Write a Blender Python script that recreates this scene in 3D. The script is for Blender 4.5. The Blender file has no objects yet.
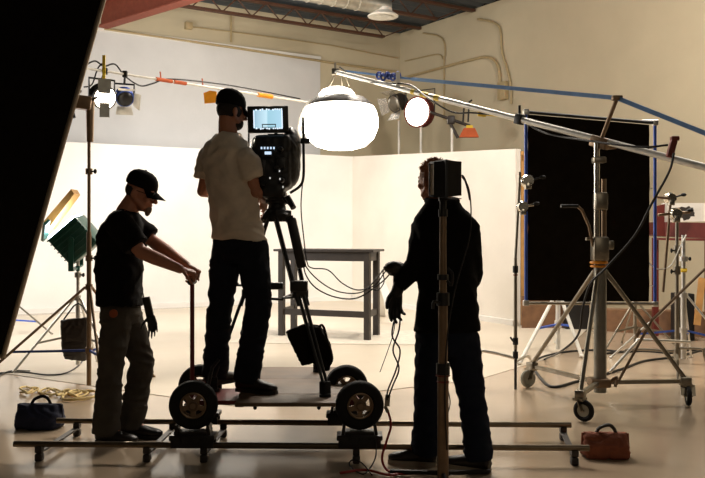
import bpy, bmesh, math, random
from mathutils import Vector, Matrix, Quaternion, noise
random.seed(7)
R = math.radians
COL = bpy.context.scene.collection
scene = bpy.context.scene
F, CX, HY, CH = 857.0, 352.5, 235.0, 1.35        # focal length in px, centre column, horizon row, eye height

def V(*a): return Vector(a)
def P(px, py, d):                                 # a measured sight line taken to its distance d (metres)
    return Vector(((px-CX)*d/F, d, CH-(py-HY)*d/F))
def FL(px, py, z=0.0):                            # the point of height z seen along a sight line
    d = (CH-z)*F/(py-HY)
    return Vector(((px-CX)*d/F, d, z))
def on_plane(px, py, p0, n):
    r = Vector(((px-CX)/F, 1.0, -(py-HY)/F)); o = Vector((0, 0, CH))
    t = (p0-o).dot(n)/r.dot(n)
    return o+r*t

# ------------------------------------------------------------------ materials
def s2l(c): 
    return tuple(((x/255)/12.92 if x/255 <= .04045 else ((x/255+.055)/1.055)**2.4) for x in c)
def mat(name, rgb, rough=.6, metal=0.0, var=.12, scale=12.0, bump=.0, bscale=60.0, coat=0.0, spec=.5, trans=0.0, sub=0.0):
    m = bpy.data.materials.new(name); m.use_nodes = True
    nt = m.node_tree; b = nt.nodes['Principled BSDF']
    c = s2l(rgb)
    tc = nt.nodes.new('ShaderNodeTexCoord')
    nz = nt.nodes.new('ShaderNodeTexNoise'); nz.inputs['Scale'].default_value = scale; nz.inputs['Detail'].default_value = 4
    nt.links.new(tc.outputs['Object'], nz.inputs['Vector'])
    rp = nt.nodes.new('ShaderNodeValToRGB')
    rp.color_ramp.elements[0].position = .3; rp.color_ramp.elements[1].position = .7
    rp.color_ramp.elements[0].color = tuple(x*(1-var) for x in c)+(1,)
    rp.color_ramp.elements[1].color = tuple(min(1, x*(1+var)) for x in c)+(1,)
    nt.links.new(nz.outputs['Fac'], rp.inputs['Fac']); nt.links.new(rp.outputs['Color'], b.inputs['Base Color'])
    b.inputs['Roughness'].default_value = rough; b.inputs['Metallic'].default_value = metal
    b.inputs['Coat Weight'].default_value = coat
    b.inputs['Specular IOR Level'].default_value = spec
    if trans: b.inputs['Transmission Weight'].default_value = trans
    if bump:
        n2 = nt.nodes.new('ShaderNodeTexNoise'); n2.inputs['Scale'].default_value = bscale; n2.inputs['Detail'].default_value = 3
        nt.links.new(tc.outputs['Object'], n2.inputs['Vector'])
        bp = nt.nodes.new('ShaderNodeBump'); bp.inputs['Strength'].default_value = bump; bp.inputs['Distance'].default_value = .01
        nt.links.new(n2.outputs['Fac'], bp.inputs['Height']); nt.links.new(bp.outputs['Normal'], b.inputs['Normal'])
    return m
def emis(name, rgb, st, var=.04):
    m = mat(name, rgb, .5, var=var)
    b = m.node_tree.nodes['Principled BSDF']
    b.inputs['Emission Color'].default_value = s2l(rgb)+(1,); b.inputs['Emission Strength'].default_value = st
    return m
M = dict(
 black=mat('black_paint', (16,14,13), .5), rubber=mat('rubber', (20,18,17), .75, bump=.3, spec=.3),
 blackcloth=mat('black_cloth', (24,20,17), .95, bump=.4, bscale=200, spec=.05),
 flagcloth=mat('flag_cloth', (42,36,29), .95, bump=.3, bscale=120, spec=.03),
 plastic=mat('dark_plastic', (24,21,19), .45), gray=mat('grey_plastic', (165,162,148), .6),
 chrome=mat('chrome', (205,198,185), .25, 1.0), steel=mat('steel', (150,142,128), .38, 1.0),
 brownsteel=mat('worn_steel', (135,112,88), .42, .55), rail=mat('rail_metal', (112,98,80), .38, .85),
 alu=mat('aluminium', (215,212,205), .35, .85), whitemetal=mat('white_metal', (225,220,208), .45),
 pipe=mat('grey_pipe', (140,138,130), .38, .75), bluetube=mat('blue_tube', (60,95,190), .4, .2),
 bluestrap=mat('blue_strap', (95,132,180), .6), bluedark=mat('blue_webbing', (38,60,130), .7),
 red=mat('dark_red_paint', (105,26,18), .45), redcable=mat('red_cable', (150,35,25), .5),
 timber=mat('brown_timber', (118,84,56), .7, var=.3, scale=7), maroon=mat('maroon_paint', (98,34,26), .5), redbeam=mat('red_primer', (138,68,48), .7, bump=.1),
 orange=mat('orange_cloth', (195,92,48), .8), orangebag=mat('rust_cloth', (140,76,50), .85, bump=.4, bscale=90),
 navy=mat('navy_cloth', (22,28,52), .85, bump=.4, bscale=90), yellow=mat('yellow_tape', (225,190,40), .6),
 gold=mat('amber_gel', (235,150,30), .4), rope=mat('straw_rope', (225,200,140), .9, bump=.6, bscale=150),
 hoodgray=mat('hood_fabric', (225,210,195), .6), boompaint=mat('boom_satin_metal', (212,208,198), .4, .35), frametube=mat('grey_frame_tube', (138,124,106), .4, .4), green=mat('green_paint', (32,84,72), .45, coat=.2), wood=mat('stud_wood', (190,140,80), .65, scale=6, var=.25),
 darkwood=mat('dark_wood', (48,40,34), .5, var=.2, scale=8), goldboard=mat('gold_board', (170,125,60), .5),
 deck=mat('plywood_deck', (98,76,54), .6, var=.25, scale=5, bump=.2, bscale=40),
 skin=mat('skin', (168,112,84), .55, var=.06), skin2=mat('fair_skin', (178,118,90), .55, var=.06),
 tee=mat('beige_shirt', (212,196,176), .9, bump=.3, bscale=250, spec=.1), blacktee=mat('black_shirt', (17,15,15), .9, bump=.3, bscale=250, spec=.1),
 jean=mat('dark_denim', (24,26,34), .9, bump=.4, bscale=300, spec=.15), jean2=mat('blue_denim', (26,31,44), .9, bump=.4, bscale=300, spec=.15),
 khaki=mat('grey_work_cloth', (76,70,62), .9, bump=.4, bscale=300, spec=.1), cap=mat('cap_cloth', (18,16,17), .9, bump=.3, bscale=250, spec=.1),
 shoe=mat('dark_leather', (30,23,19), .45), sole=mat('shoe_sole', (150,138,120), .7), hair=mat('brown_hair', (150,92,55), .7, bump=.8, bscale=180),
 darkhair=mat('dark_hair', (32,24,20), .7, bump=.8, bscale=200), eye=mat('eye_white', (215,205,195), .2), beard=mat('grey_beard', (130,112,98), .9, bump=.8, bscale=200),
 conduit=mat('painted_conduit', (172,152,112), .5), duct=mat('galvanised_duct', (190,185,172), .4, .8),
 joist=mat('brown_joist', (82,50,32), .6), foil=mat('lamp_reflector', (235,232,225), .25, .9),
 tape=mat('red_tape', (120,48,36), .6), teal=mat('teal_plastic', (50,105,115), .6), patch=mat('orange_patch', (150,72,34), .8),
)
M['glow'] = emis('lantern_diffusion', (255,246,228), 9.0)
M['lens'] = emis('lamp_lens', (255,240,215), 14.0)
M['lensgreen'] = emis('cool_lamp_lens', (225,235,255), 16.0)
M['mark'] = emis('screen_marks', (225,240,255), 1.2)
M['readout'] = emis('readout', (200,225,250), 1.0)
M['pale'] = emis('indicator', (230,230,225), .6)

def screen_mat():
    m = bpy.data.materials.new('monitor_picture'); m.use_nodes = True
    nt = m.node_tree; b = nt.nodes['Principled BSDF']
    tc = nt.nodes.new('ShaderNodeTexCoord'); sp = nt.nodes.new('ShaderNodeSeparateXYZ')
    nt.links.new(tc.outputs['Generated'], sp.inputs[0])
    rp = nt.nodes.new('ShaderNodeValToRGB'); cr = rp.color_ramp
    cr.elements[0].position = 0; cr.elements[0].color = s2l((150,185,205))+(1,)
    cr.elements[1].position = 1; cr.elements[1].color = s2l((175,215,235))+(1,)
    e = cr.elements.new(.45); e.color = s2l((200,232,245))+(1,)
    e = cr.elements.new(.5); e.color = s2l((160,205,222))+(1,)
    nt.links.new(sp.outputs['X'], rp.inputs['Fac'])
    b.inputs['Base Color'].default_value = (.02,.02,.02,1)
    nt.links.new(rp.outputs['Color'], b.inputs['Emission Color']); b.inputs['Emission Strength'].default_value = 1.0
    return m
M['screen'] = screen_mat()

# ------------------------------------------------------------------ mesh building
def basis(d):
    d = d.normalized(); a = Vector((0,0,1)) if abs(d.z) < .95 else Vector((1,0,0))
    x = d.cross(a).normalized(); return x, d.cross(x).normalized(), d
class MB:
    def __init__(s): s.b = bmesh.new()
    def ring(s, c, x, y, rx, ry, n):
        return [s.b.verts.new(c+x*math.cos(2*math.pi*i/n)*rx+y*math.sin(2*math.pi*i/n)*ry) for i in range(n)]
    def bridge(s, a, b):
        n = len(a)
        for i in range(n): s.b.faces.new((a[i], a[(i+1)%n], b[(i+1)%n], b[i]))
    def cone(s, p0, p1, r0, r1=None, n=12):
        r1 = r0 if r1 is None else r1
        x, y, _ = basis(p1-p0)
        a = s.ring(p0, x, y, r0, r0, n); b = s.ring(p1, x, y, r1, r1, n); s.bridge(a, b)
        s.b.faces.new(list(reversed(a))); s.b.faces.new(b); return s
    def tube(s, pts, r, n=8, smooth=0):
        if smooth: pts = crom(pts, smooth)
        pts = [Vector(p) for p in pts]
        t0 = (pts[1]-pts[0]).normalized(); x, y, _ = basis(t0); prev = None; first = None
        for i, p in enumerate(pts):
            t = (pts[min(i+1, len(pts)-1)]-pts[max(i-1, 0)])
            if t.length < 1e-6: t = t0
            t.normalize(); q = t0.rotation_difference(t); x = q @ x; y = q @ y; t0 = t
            rr = r if not isinstance(r, (list, tuple)) else r[0]+(r[1]-r[0])*i/(len(pts)-1)
            k = s.ring(p, x, y, rr, rr, n)
            if prev: s.bridge(prev, k)
            else: first = k
            prev = k
        s.b.faces.new(list(reversed(first))); s.b.faces.new(prev); return s
    def box(s, c, size, x=None, y=None, z=None, bev=0.0):
        x = (x or V(1,0,0)).normalized(); 
        if y is None and z is None: z = V(0,0,1) if abs(x.z) < .9 else V(0,1,0)
        if y is None: y = z.cross(x).normalized()
        z = x.cross(y).normalized(); y = z.cross(x)
        h = [v/2 for v in size]
        vs = [s.b.verts.new(c+x*i*h[0]+y*j*h[1]+z*k*h[2]) for i in (-1,1) for j in (-1,1) for k in (-1,1)]
        fs = [s.b.faces.new([vs[i] for i in f]) for f in ((0,1,3,2),(4,6,7,5),(0,4,5,1),(2,3,7,6),(0,2,6,4),(1,5,7,3))]
        if bev:
            es = list({e for f in fs for e in f.edges})
            bmesh.ops.bevel(s.b, geom=es, offset=bev, segments=2, affect='EDGES', profile=.5)
        return s
    def bar(s, p0, p1, w, h, up=None, bev=0):
        d = p1-p0; z = up or (V(0,0,1) if abs(d.normalized().z) < .95 else V(0,1,0))
        return s.box((p0+p1)/2, (d.length, w, h), x=d, y=z.cross(d).normalized(), bev=bev)
    def ell(s, c, rad, x=None, z=None, n=20, m=12):
        x = (x or V(1,0,0)).normalized(); z = (z or V(0,0,1)); z = (z-x*z.dot(x)).normalized(); y = z.cross(x)
        top = s.b.verts.new(c+z*rad[2]); bot = s.b.verts.new(c-z*rad[2]); rows = []
        for j in range(1, m):
            t = math.pi*j/m
            rows.append([s.b.verts.new(c+z*rad[2]*math.cos(t)+(x*math.cos(2*math.pi*i/n)*rad[0]+y*math.sin(2*math.pi*i/n)*rad[1])*math.sin(t)) for i in range(n)])
        for i in range(n):
            s.b.faces.new((top, rows[0][i], rows[0][(i+1)%n])); s.b.faces.new((bot, rows[-1][(i+1)%n], rows[-1][i]))
        for a, b in zip(rows, rows[1:]):
            for i in range(n): s.b.faces.new((a[i], b[i], b[(i+1)%n], a[(i+1)%n]))
        return s
    def cap(s, p0, r0, p1, r1, n=14):                     # tapered capsule
        s.cone(p0, p1, r0, r1, n); s.ell(p0, (r0,)*3, n=n, m=8); s.ell(p1, (r1,)*3, n=n, m=8); return s
    def loft(s, rings, n=24, sq=2.0):                     # rings: (centre, lateral dir, forward dir, rx, ry)
        prev = first = None
        for c, x, y, rx, ry in rings:
            x = x.normalized(); y = y.normalized(); k = []
            for i in range(n):
                a = 2*math.pi*i/n; ca, sa = math.cos(a), math.sin(a)
                k.append(s.b.verts.new(c+x*rx*math.copysign(abs(ca)**(2/sq), ca)+y*ry*math.copysign(abs(sa)**(2/sq), sa)))
            if prev: s.bridge(prev, k)
            else: first = k
            prev = k
        s.b.faces.new(list(reversed(first))); s.b.faces.new(prev); return s
    def prism(s, pts, vec):                               # polygon swept along vec
        a = [s.b.verts.new(p) for p in pts]; b = [s.b.verts.new(p+vec) for p in pts]
        s.bridge(a, b); s.b.faces.new(list(reversed(a))); s.b.faces.new(b); return s
    def lathe(s, prof, c, ax, n=28):                      # prof: (radius, height along ax)
        x, y, z = basis(ax); prev = None; rings = []
        for r, h in prof: rings.append(s.ring(c+z*h, x, y, max(r, .0005), max(r, .0005), n))
        for a, b in zip(rings, rings[1:]): s.bridge(a, b)
        s.b.faces.new(list(reversed(rings[0]))); s.b.faces.new(rings[-1]); return s
    def loop(s, prof, c, ax, n=40):
        x, y, z = basis(ax); rings = [s.ring(c+z*h, x, y, r, r, n) for r, h in prof]
        for a, b in zip(rings, rings[1:]+rings[:1]): s.bridge(a, b)
        return s
    def torus(s, c, ax, R_, r, n=32, m=10):
        x, y, z = basis(ax); rows = []
        for i in range(n):
            a = 2*math.pi*i/n; d = x*math.cos(a)+y*math.sin(a)
            rows.append([s.b.verts.new(c+d*(R_+r*math.cos(2*math.pi*j/m))+z*r*math.sin(2*math.pi*j/m)) for j in range(m)])
        for i in range(n): s.bridge(rows[i], rows[(i+1)%n])
        return s
    def build(s, name, mt, parent=None, smooth=True, vox=0, sm=3, wrinkle=0, wf=9.0, seed=0, auto=True):
        me = bpy.data.meshes.new(name); 
        bmesh.ops.recalc_face_normals(s.b, faces=s.b.faces[:])
        off = Vector((0,0,0)); r = parent
        while r is not None: off += r.location; r = r.parent
        if parent is None:
            lo = Vector((min(v.co.x for v in s.b.verts), min(v.co.y for v in s.b.verts), min(v.co.z for v in s.b.verts)))
            hi = Vector((max(v.co.x for v in s.b.verts), max(v.co.y for v in s.b.verts), max(v.co.z for v in s.b.verts)))
            off = Vector(((lo.x+hi.x)/2, (lo.y+hi.y)/2, lo.z))
        bmesh.ops.translate(s.b, verts=s.b.verts[:], vec=-off)
        s.b.to_mesh(me); s.b.free()
        o = bpy.data.objects.new(name, me); COL.objects.link(o)
        if parent is None: o.location = off
        else: o.parent = parent
        if vox:
            md = o.modifiers.new('r', 'REMESH'); md.mode = 'VOXEL'; md.voxel_size = vox
            if sm: s2 = o.modifiers.new('s', 'SMOOTH'); s2.iterations = sm; s2.factor = .5
            dg = bpy.context.evaluated_depsgraph_get(); dg.update()
            nm = bpy.data.meshes.new_from_object(o.evaluated_get(dg)); o.modifiers.clear(); o.data = nm; bpy.data.meshes.remove(me); nm.name = name; me = nm
            if wrinkle:
                ns = [v.normal.copy() for v in me.vertices]; sd = Vector((seed*3.1, seed*7.7, seed*1.3))
                for v, nn in zip(me.vertices, ns):
                    q = Vector((v.co.x*wf, v.co.y*wf, v.co.z*wf*1.7))+sd
                    q += noise.noise_vector(q*.5)*1.2
                    w = 1-abs(noise.noise(q))*2.6
                    v.co += nn*wrinkle*(w*.8)
        me.materials.clear(); me.materials.append(mt)
        if smooth:
            for p in me.polygons: p.use_smooth = True
            if not vox:
                me.set_sharp_from_angle(angle=R(40))
        return o
def build_each(k, name, m, parent, smooth=True):
    k.b.verts.ensure_lookup_table(); seen = set(); res = []
    for v in k.b.verts:
        if v in seen: continue
        isl = []; st = [v]; seen.add(v)
        while st:
            u = st.pop(); isl.append(u)
            for e in u.link_edges:
                w_ = e.other_vert(u)
                if w_ not in seen: seen.add(w_); st.append(w_)
        q = MB(); mp = {u: q.b.verts.new(u.co) for u in isl}
        for f_ in {f_ for u in isl for f_ in u.link_faces}: q.b.faces.new([mp[u] for u in f_.verts])
        res.append(q.build(name, m, parent, smooth))
    k.b.free(); return res
def crom(pts, k):
    pts = [Vector(p) for p in pts]; q = [pts[0]*2-pts[1]]+pts+[pts[-1]*2-pts[-2]]; out = []
    for i in range(1, len(q)-2):
        a, b, c, d = q[i-1:i+3]
        for j in range(k):
            t = j/k
            out.append(.5*((2*b)+(c-a)*t+(2*a-5*b+4*c-d)*t*t+(3*b-a-3*c+d)*t**3))
    out.append(pts[-1]); return out
def tag(o, label, cat, group=None, kind=None):
    o['label'] = label; o['category'] = cat
    if group: o['group'] = group
    if kind: o['kind'] = kind
    return o
def thing(name, label, cat, loc, group=None):
    o = bpy.data.objects.new(name, None); COL.objects.link(o); o.location = loc; o.empty_display_size = .1
    return tag(o, label, cat, group)
def struct(o): o['kind'] = 'structure'; return o

# ------------------------------------------------------------------ the room
CORNER = V(1.11, 20.0, 0)
LD = V(-math.cos(R(33)), -math.sin(R(33)), 0)     # along the back wall, to the left
RD = V(math.sin(R(33)), -math.cos(R(33)), 0)      # along the right wall, towards the camera
NB, NR = RD.copy(), LD.copy()                     # inward normals of back wall and right wall
def BW(px, py, o=.03): return on_plane(px, py, CORNER+NB*o, NB)
def RW(px, py, o=.03): return on_plane(px, py, CORNER+NR*o, NR)
def wall_mat(name, rgb, rough=.8, blocks=True, mort=.93):
    m = mat(name, rgb, rough, var=.05, scale=1.3, bump=.15, bscale=18)
    nt = m.node_tree; b = nt.nodes['Principled BSDF']
    return m
M['beige'] = wall_mat('beige_painted_wall', (192,179,150))
M['whitewall'] = wall_mat('white_painted_wall', (205,203,200))
M['flat'] = wall_mat('set_flat_white', (226,222,214)); M['flatR'] = wall_mat('set_flat_cream', (226,218,205))
def floor_mat(name, rgb, rough, var, crack):
    m = bpy.data.materials.new(name); m.use_nodes = True; nt = m.node_tree; b = nt.nodes['Principled BSDF']
    tc = nt.nodes.new('ShaderNodeTexCoord'); nz = nt.nodes.new('ShaderNodeTexNoise'); nz.inputs['Scale'].default_value = 1.1; nz.inputs['Detail'].default_value = 6
    nt.links.new(tc.outputs['Object'], nz.inputs['Vector'])
    rp = nt.nodes.new('ShaderNodeValToRGB'); c = s2l(rgb)
    rp.color_ramp.elements[0].position = .3; rp.color_ramp.elements[0].color = tuple(x*(1-var) for x in c)+(1,)
    rp.color_ramp.elements[1].position = .7; rp.color_ramp.elements[1].color = tuple(x*(1+var) for x in c)+(1,)
    nt.links.new(nz.outputs['Fac'], rp.inputs['Fac']); nt.links.new(rp.outputs['Color'], b.inputs['Base Color'])
    n2 = nt.nodes.new('ShaderNodeTexNoise'); n2.inputs['Scale'].default_value = 2.3; n2.inputs['Detail'].default_value = 5
    nt.links.new(tc.outputs['Object'], n2.inputs['Vector'])
    mr = nt.nodes.new('ShaderNodeMapRange'); mr.inputs['To Min'].default_value = rough*.75; mr.inputs['To Max'].default_value = rough*1.35
    nt.links.new(n2.outputs['Fac'], mr.inputs['Value']); nt.links.new(mr.outputs['Result'], b.inputs['Roughness'])
    bp = nt.nodes.new('ShaderNodeBump'); bp.inputs['Strength'].default_value = .05; bp.inputs['Distance'].default_value = .02
    nt.links.new(n2.outputs['Fac'], bp.inputs['Height']); nt.links.new(bp.outputs['Normal'], b.inputs['Normal'])
    b.inputs['Specular IOR Level'].default_value = .85
    return m
M['floor'] = floor_mat('polished_concrete', (180,160,136), .16, .10, True)
M['cycfloor'] = floor_mat('painted_studio_floor', (205,192,172), .4, .04, False)

b = MB(); b.prism([V(-16,-3,-.1), V(16,-3,-.1), V(16,26,-.1), V(-16,26,-.1)], V(0,0,.1)); struct(b.build('floor', M['floor'], smooth=False))
c0 = FL(240,407); c1 = FL(0,373); cyL = c0+(c1-c0)*2.2
c2 = FL(477,380); c3 = FL(560,355); 
b = MB(); b.prism([v+V(0,0,.0005) for v in [c0, c2, c3, V(3.6,12.9,0), V(2.5,12.75,0), V(0,17.8,0), V(0,17.8,0)+LD*14, cyL]], V(0,0,.0035))
struct(b.build('floor_painted', M['cycfloor'], smooth=False))
WT = 6.05
def wall(name, a, bb, n, z0, z1, m, th=.15, z1b=None):
    k = MB(); z1b = z1 if z1b is None else z1b
    k.prism([V(a.x,a.y,z0), V(bb.x,bb.y,z0), V(bb.x,bb.y,z1b), V(a.x,a.y,z1)], -n*th)
    return struct(k.build(name, m, smooth=False))
wall('wall_back', CORNER, CORNER+LD*15, NB, 0, WT, M['beige'])
wall('wall_right', CORNER, CORNER+RD*19, NR, 0, WT, M['beige'])
# white painted field on the back wall, thin skin of plaster
e0 = BW(320, 68, 0); zt = BW(320, 57, 0).z
pa = V(e0.x, e0.y, 0)
k = MB(); k.prism([pa+V(0,0,.05), pa+LD*10+V(0,0,.05), pa+LD*10+V(0,0,zt), pa+V(0,0,zt)], NB*.012); struct(k.build('wall_back_panel', M['whitewall'], smooth=False))
k = MB(); k.bar(pa+V(0,0,zt-.03)+NB*.02, pa+LD*10+V(0,0,zt-.03)+NB*.02, .05, .06); struct(k.build('trim_1', M['flat'], smooth=False))
# set flats: the low white walls
SC = V(0, 17.8, 0)
SR = V(2.42, 12.72, 0); srd = (SR-SC).normalized(); srn = V(srd.y, -srd.x, 0); srn = srn if srn.dot(V(-1,-1,0)) > 0 else -srn
ld2 = V(-4.66, -2.6, 0).normalized(); sln = V(-ld2.y, ld2.x, 0); sln = sln if sln.y < 0 else -sln
wall('wall_set_left', SC, SC+ld2*9.5, sln, 0, 2.98, M['flat'], .1)
wall('wall_set_right', SC, SR, srn, 0, 2.98, M['flatR'], .09, z1b=2.63)
wend = SR-srn*.1
k = MB(); k.prism([SC+sln*.002, SC+ld2*9.5+sln*.002, SC+ld2*9.5+sln*.05, SC+sln*.05], V(0,0,.085)); struct(k.build('cove_highlight_left', M['flat'], smooth=False))  # white strip stands in for the bright highlight along the cove
k = MB(); k.prism([SC+srn*.002, SR+srn*.002, SR+srn*.05, SC+srn*.05], V(0,0,.085)); struct(k.build('cove_highlight_right', M['flat'], smooth=False))  # whiter than its wall, paints in the cove's highlight
k = MB()
for o_ in (.13, .3): k.box(SR-srn*o_+V(0,0,1.3)-srd*.05, (.05,.09,2.6), x=srn, z=V(0,0,1))
k.box(SR-srn*.21+V(0,0,.05)-srd*.05, (.2,.09,.09), x=srn); k.box(SR-srn*.21+V(0,0,2.5)-srd*.05, (.2,.09,.09), x=srn)
tag(k.build('stud_frame', M['wood'], smooth=False), 'bare wooden studs behind the right end of the low white wall', 'frame')
# ceiling: ribbed deck
def deck_mat():
    m = mat('blue_grey_metal_deck', (112,120,128), .5, .3, var=.1, scale=3)
    return m
k = MB(); base = CORNER+LD*15; L2 = 19.0
cs = []
n = 110
for i in range(n+1):
    s_ = L2*i/n; z = WT+(.04 if i % 2 else 0); z2 = z
    for dz in ((0, .0),): cs.append((s_, z))
va = [k.b.verts.new(CORNER+RD*s_+V(0,0,z)) for s_, z in cs]; vb = [k.b.verts.new(CORNER+LD*15+RD*s_+V(0,0,z)) for s_, z in cs]
for i in range(n): k.b.faces.new((va[i], vb[i], vb[i+1], va[i+1]))
bmesh.ops.solidify(k.b, geom=k.b.faces[:], thickness=.02)
struct(k.build('ceiling', deck_mat(), smooth=False))
# bar joists
ZB, ZTOP = 5.69, 6.0
for q, t in enumerate((.8, 2.63, 4.48)):
    a = CORNER+RD*t+NR*.03; L_ = 13.5
    r_ = thing('bar_joist', ['rust brown open web roof joist nearest the back wall', 'rust brown open web roof joist second from the back wall', 'rust brown open web roof joist ending high on the right wall, closest to the camera'][q], 'roof joist', a+V(0,0,ZB))
    k = MB(); k.bar(a+V(0,0,ZTOP), a+LD*L_+V(0,0,ZTOP), .11, .05); k.build('top_chord', M['joist'], r_, smooth=False)
    k = MB(); k.bar(a+LD*1.0+V(0,0,ZB), a+LD*L_+V(0,0,ZB), .11, .05); k.build('bottom_chord', M['joist'], r_, smooth=False)
    k = MB(); s_ = 1.0; up = False
    k.cone(a+LD*.3+V(0,0,ZTOP), a+LD*1.0+V(0,0,ZB), .014, n=6)
    while s_+.32 < L_:
        k.cone(a+LD*s_+V(0,0,ZTOP if up else ZB), a+LD*(s_+.32)+V(0,0,ZB if up else ZTOP), .014, n=6); up = not up; s_ += .32
    k.build('web', M['joist'], r_)
# red girder at upper left
A_ = on_plane(97, 27, CORNER+NB*.1, NB); Bd = (V(-2.88,14.3,0)-V(A_.x,A_.y,0)).normalized()
r_ = thing('steel_girder', 'rusty red painted steel girder under the roof at upper left', 'girder', A_)
k = MB(); up_ = V(0,0,1); lat = Bd.cross(up_)
A2 = A_+Bd*9
k.bar(A_-lat*.1+V(0,0,.015), A2-lat*.1+V(0,0,.015), .24, .03); k.bar(A_-lat*.1+V(0,0,.47), A2-lat*.1+V(0,0,.47), .24, .03)
k.build('flange', M['redbeam'], r_, smooth=False)
k = MB(); k.bar(A_-lat*.1+V(0,0,.24), A2-lat*.1+V(0,0,.24), .03, .43); k.build('web', M['redbeam'], r_, smooth=False)
# duct and diffuser
dp = P(383, 17, 15.5)
r_ = thing('ceiling_diffuser', 'round white ceiling air diffuser at the end of a silver spiral duct', 'air vent', dp)
k = MB(); k.lathe([(.27,0),(.28,.02),(.17,.1),(.16,.16)], dp, V(0,0,1)); k.lathe([(.1,-.03),(.19,-.02),(.1,.03)], dp, V(0,0,1)); k.build('diffuser', M['whitemetal'], r_)
k = MB(); el = dp+V(-.02,0,.19)
path = [el+V(.1,.06,-.02), el, el+V(-.25,-.1,.03)]+[el+V(-.25,-.1,.03)+LD*i*.25+V(0,0,.0) for i in range(1, 17)]
k.tube(path, .155, 16)
for i in range(1, 17): k.torus(el+V(-.25,-.1,.03)+LD*i*.25, LD, .156, .012, 20, 6)
k.build('duct', M['duct'], r_)
# conduits on the walls
def conduit(pts, r, lab, f=RW, sm=5, m='conduit'):
    k = MB(); k.tube([f(x, y, .035) for x, y in pts], r, 8, sm); tag(k.build('conduit', M[m]), lab, 'conduit')
conduit([(403,78),(440,68),(470,60),(486,57),(495,61),(499,70),(500,83)], .03, 'thick beige conduit bending down to the junction box on the right wall')
conduit([(405,61),(432,55),(440,55),(443,59)], .014, 'thin short conduit running out of the wall corner')
conduit([(423,33),(438,36),(444,42),(445,55),(444,62),(444,120)], .017, 'thin conduit dropping down the wall just right of the corner')
conduit([(478,19),(492,22),(500,29),(502,52),(508,72),(511,88),(511,104)], .022, 'beige conduit curving down the right wall from the roof joist')
conduit([(104,29),(230,47),(347,65),(398,72)], .026, 'long thick beige conduit along the back wall above the white paint', BW, 1)
conduit([(186,26),(250,34),(330,45),(398,58)], .012, 'thin beige conduit above the thick one on the back wall', BW, 1)
conduit([(231,12),(231,42)], .02, 'short vertical conduit on the back wall', BW, 1)
def wbox(p, n, x, w, h, lab):
    k = MB(); k.box(p+n*.02, (w, .12, h), x=x, bev=.008); tag(k.build('junction_box', M['conduit']), lab, 'junction box')
wbox(RW(504,91,.02), NR, RD, .22, .36, 'beige electrical box mounted at the end of the bent conduit')
wbox(BW(188,26,.02), NB, LD, .14, .14, 'small square junction box high on the back wall')

# ------------------------------------------------------------------ rigging helpers
def caster(root, top, ang, r=.08, wm='rubber'):
    d = V(math.cos(ang), math.sin(ang), 0); ax = V(-d.y, d.x, 0)
    c = V(top.x, top.y, r)+d*.03
    w = MB(); w.torus(c, ax, r-.02, .02, 28, 8); o = w.build('caster_wheel', M[wm], root)
    w = MB(); w.lathe([(r-.022,-.012),(r-.03,.0),(r-.022,.012)], c, ax); w.build('hub', M['gray'], o)
    w = MB()
    for s_ in (-1, 1): w.bar(c+ax*.03*s_, V(top.x,top.y,top.z)+ax*.03*s_, .05, .006, up=d)
    w.box(V(top.x,top.y,top.z), (.08,.075,.02), x=d); w.cone(c-ax*.035, c+ax*.035, .01); w.build('caster_fork', M['steel'], root)
def stand(name, lab, cat, base, h, m='steel', r=.016, legs=((0,.6),(120,.6),(240,.6)), ch=.75, sh=.3, kn=(1.3,), group=None, brace=None, zlow=.05):
    root = thing(name, lab, cat, base, group); bx, by = base.x, base.y; bz = base.z
    k = MB(); k.cone(V(bx,by,bz+zlow), V(bx,by,bz+h*.55), r*1.25); k.cone(V(bx,by,bz+h*.55), V(bx,by,bz+h), r*.9); k.build('pole', M[m], root)
    k = MB()
    for z in [ch, sh]+list(kn): k.cone(V(bx,by,bz+z-.025), V(bx,by,bz+z+.025), r*1.9)
    build_each(k, 'collar', M[m], root)
    for z in kn:
        k = MB(); k.cone(V(bx,by,bz+z), V(bx+.05,by-.02,bz+z), .008); k.ell(V(bx+.06,by-.02,bz+z), (.014,.014,.022)); k.build('knob', M['black'], root)
    for a, L_ in legs:
        d = V(math.cos(R(a)), math.sin(R(a)), 0)
        ft = V(bx,by,bz+.012)+d*L_; tp = V(bx,by,bz+ch)+d*.03
        k = MB(); k.cone(tp, ft, .012); k.ell(ft, (.018,.018,.014)); k.build('leg', M[m], root)
        mid = tp.lerp(ft, .62)
        k = MB(); k.bar(V(bx,by,bz+sh)+d*.02, mid, .012, .02); k.build('brace', M[brace or m], root)
    return root
def cstand(name, lab, base, h, m='chrome', legs=((200,.5),(320,.5),(80,.5)), group=None, r=.016, kn=(1.2,)):
    root = thing(name, lab, 'light stand', base, group); bx, by = base.x, base.y
    k = MB(); k.cone(V(bx,by,.1), V(bx,by,h*.5), r*1.15); k.cone(V(bx,by,h*.5), V(bx,by,h), r*.85); k.build('pole', M[m], root)
    for i, (a, L_) in enumerate(legs):
        d = V(math.cos(R(a)), math.sin(R(a)), 0); z = .26-.03*i
        k = MB(); k.tube([V(bx,by,z), V(bx,by,z)+d*L_*.72, V(bx,by,z-.05)+d*L_*.8, V(bx,by,.012)+d*L_], .012, 8, 3); k.build('leg', M[m], root)
    k = MB()
    for z in [.2]+list(kn): k.cone(V(bx,by,z-.03), V(bx,by,z+.05), r*1.8)
    build_each(k, 'collar', M[m], root)
    for z in kn:
        k = MB(); k.cone(V(bx,by,z), V(bx-.05,by-.02,z), .007); k.ell(V(bx-.06,by-.02,z), (.012,.012,.024)); k.build('knob', M['black'], root)
    return root
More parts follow.
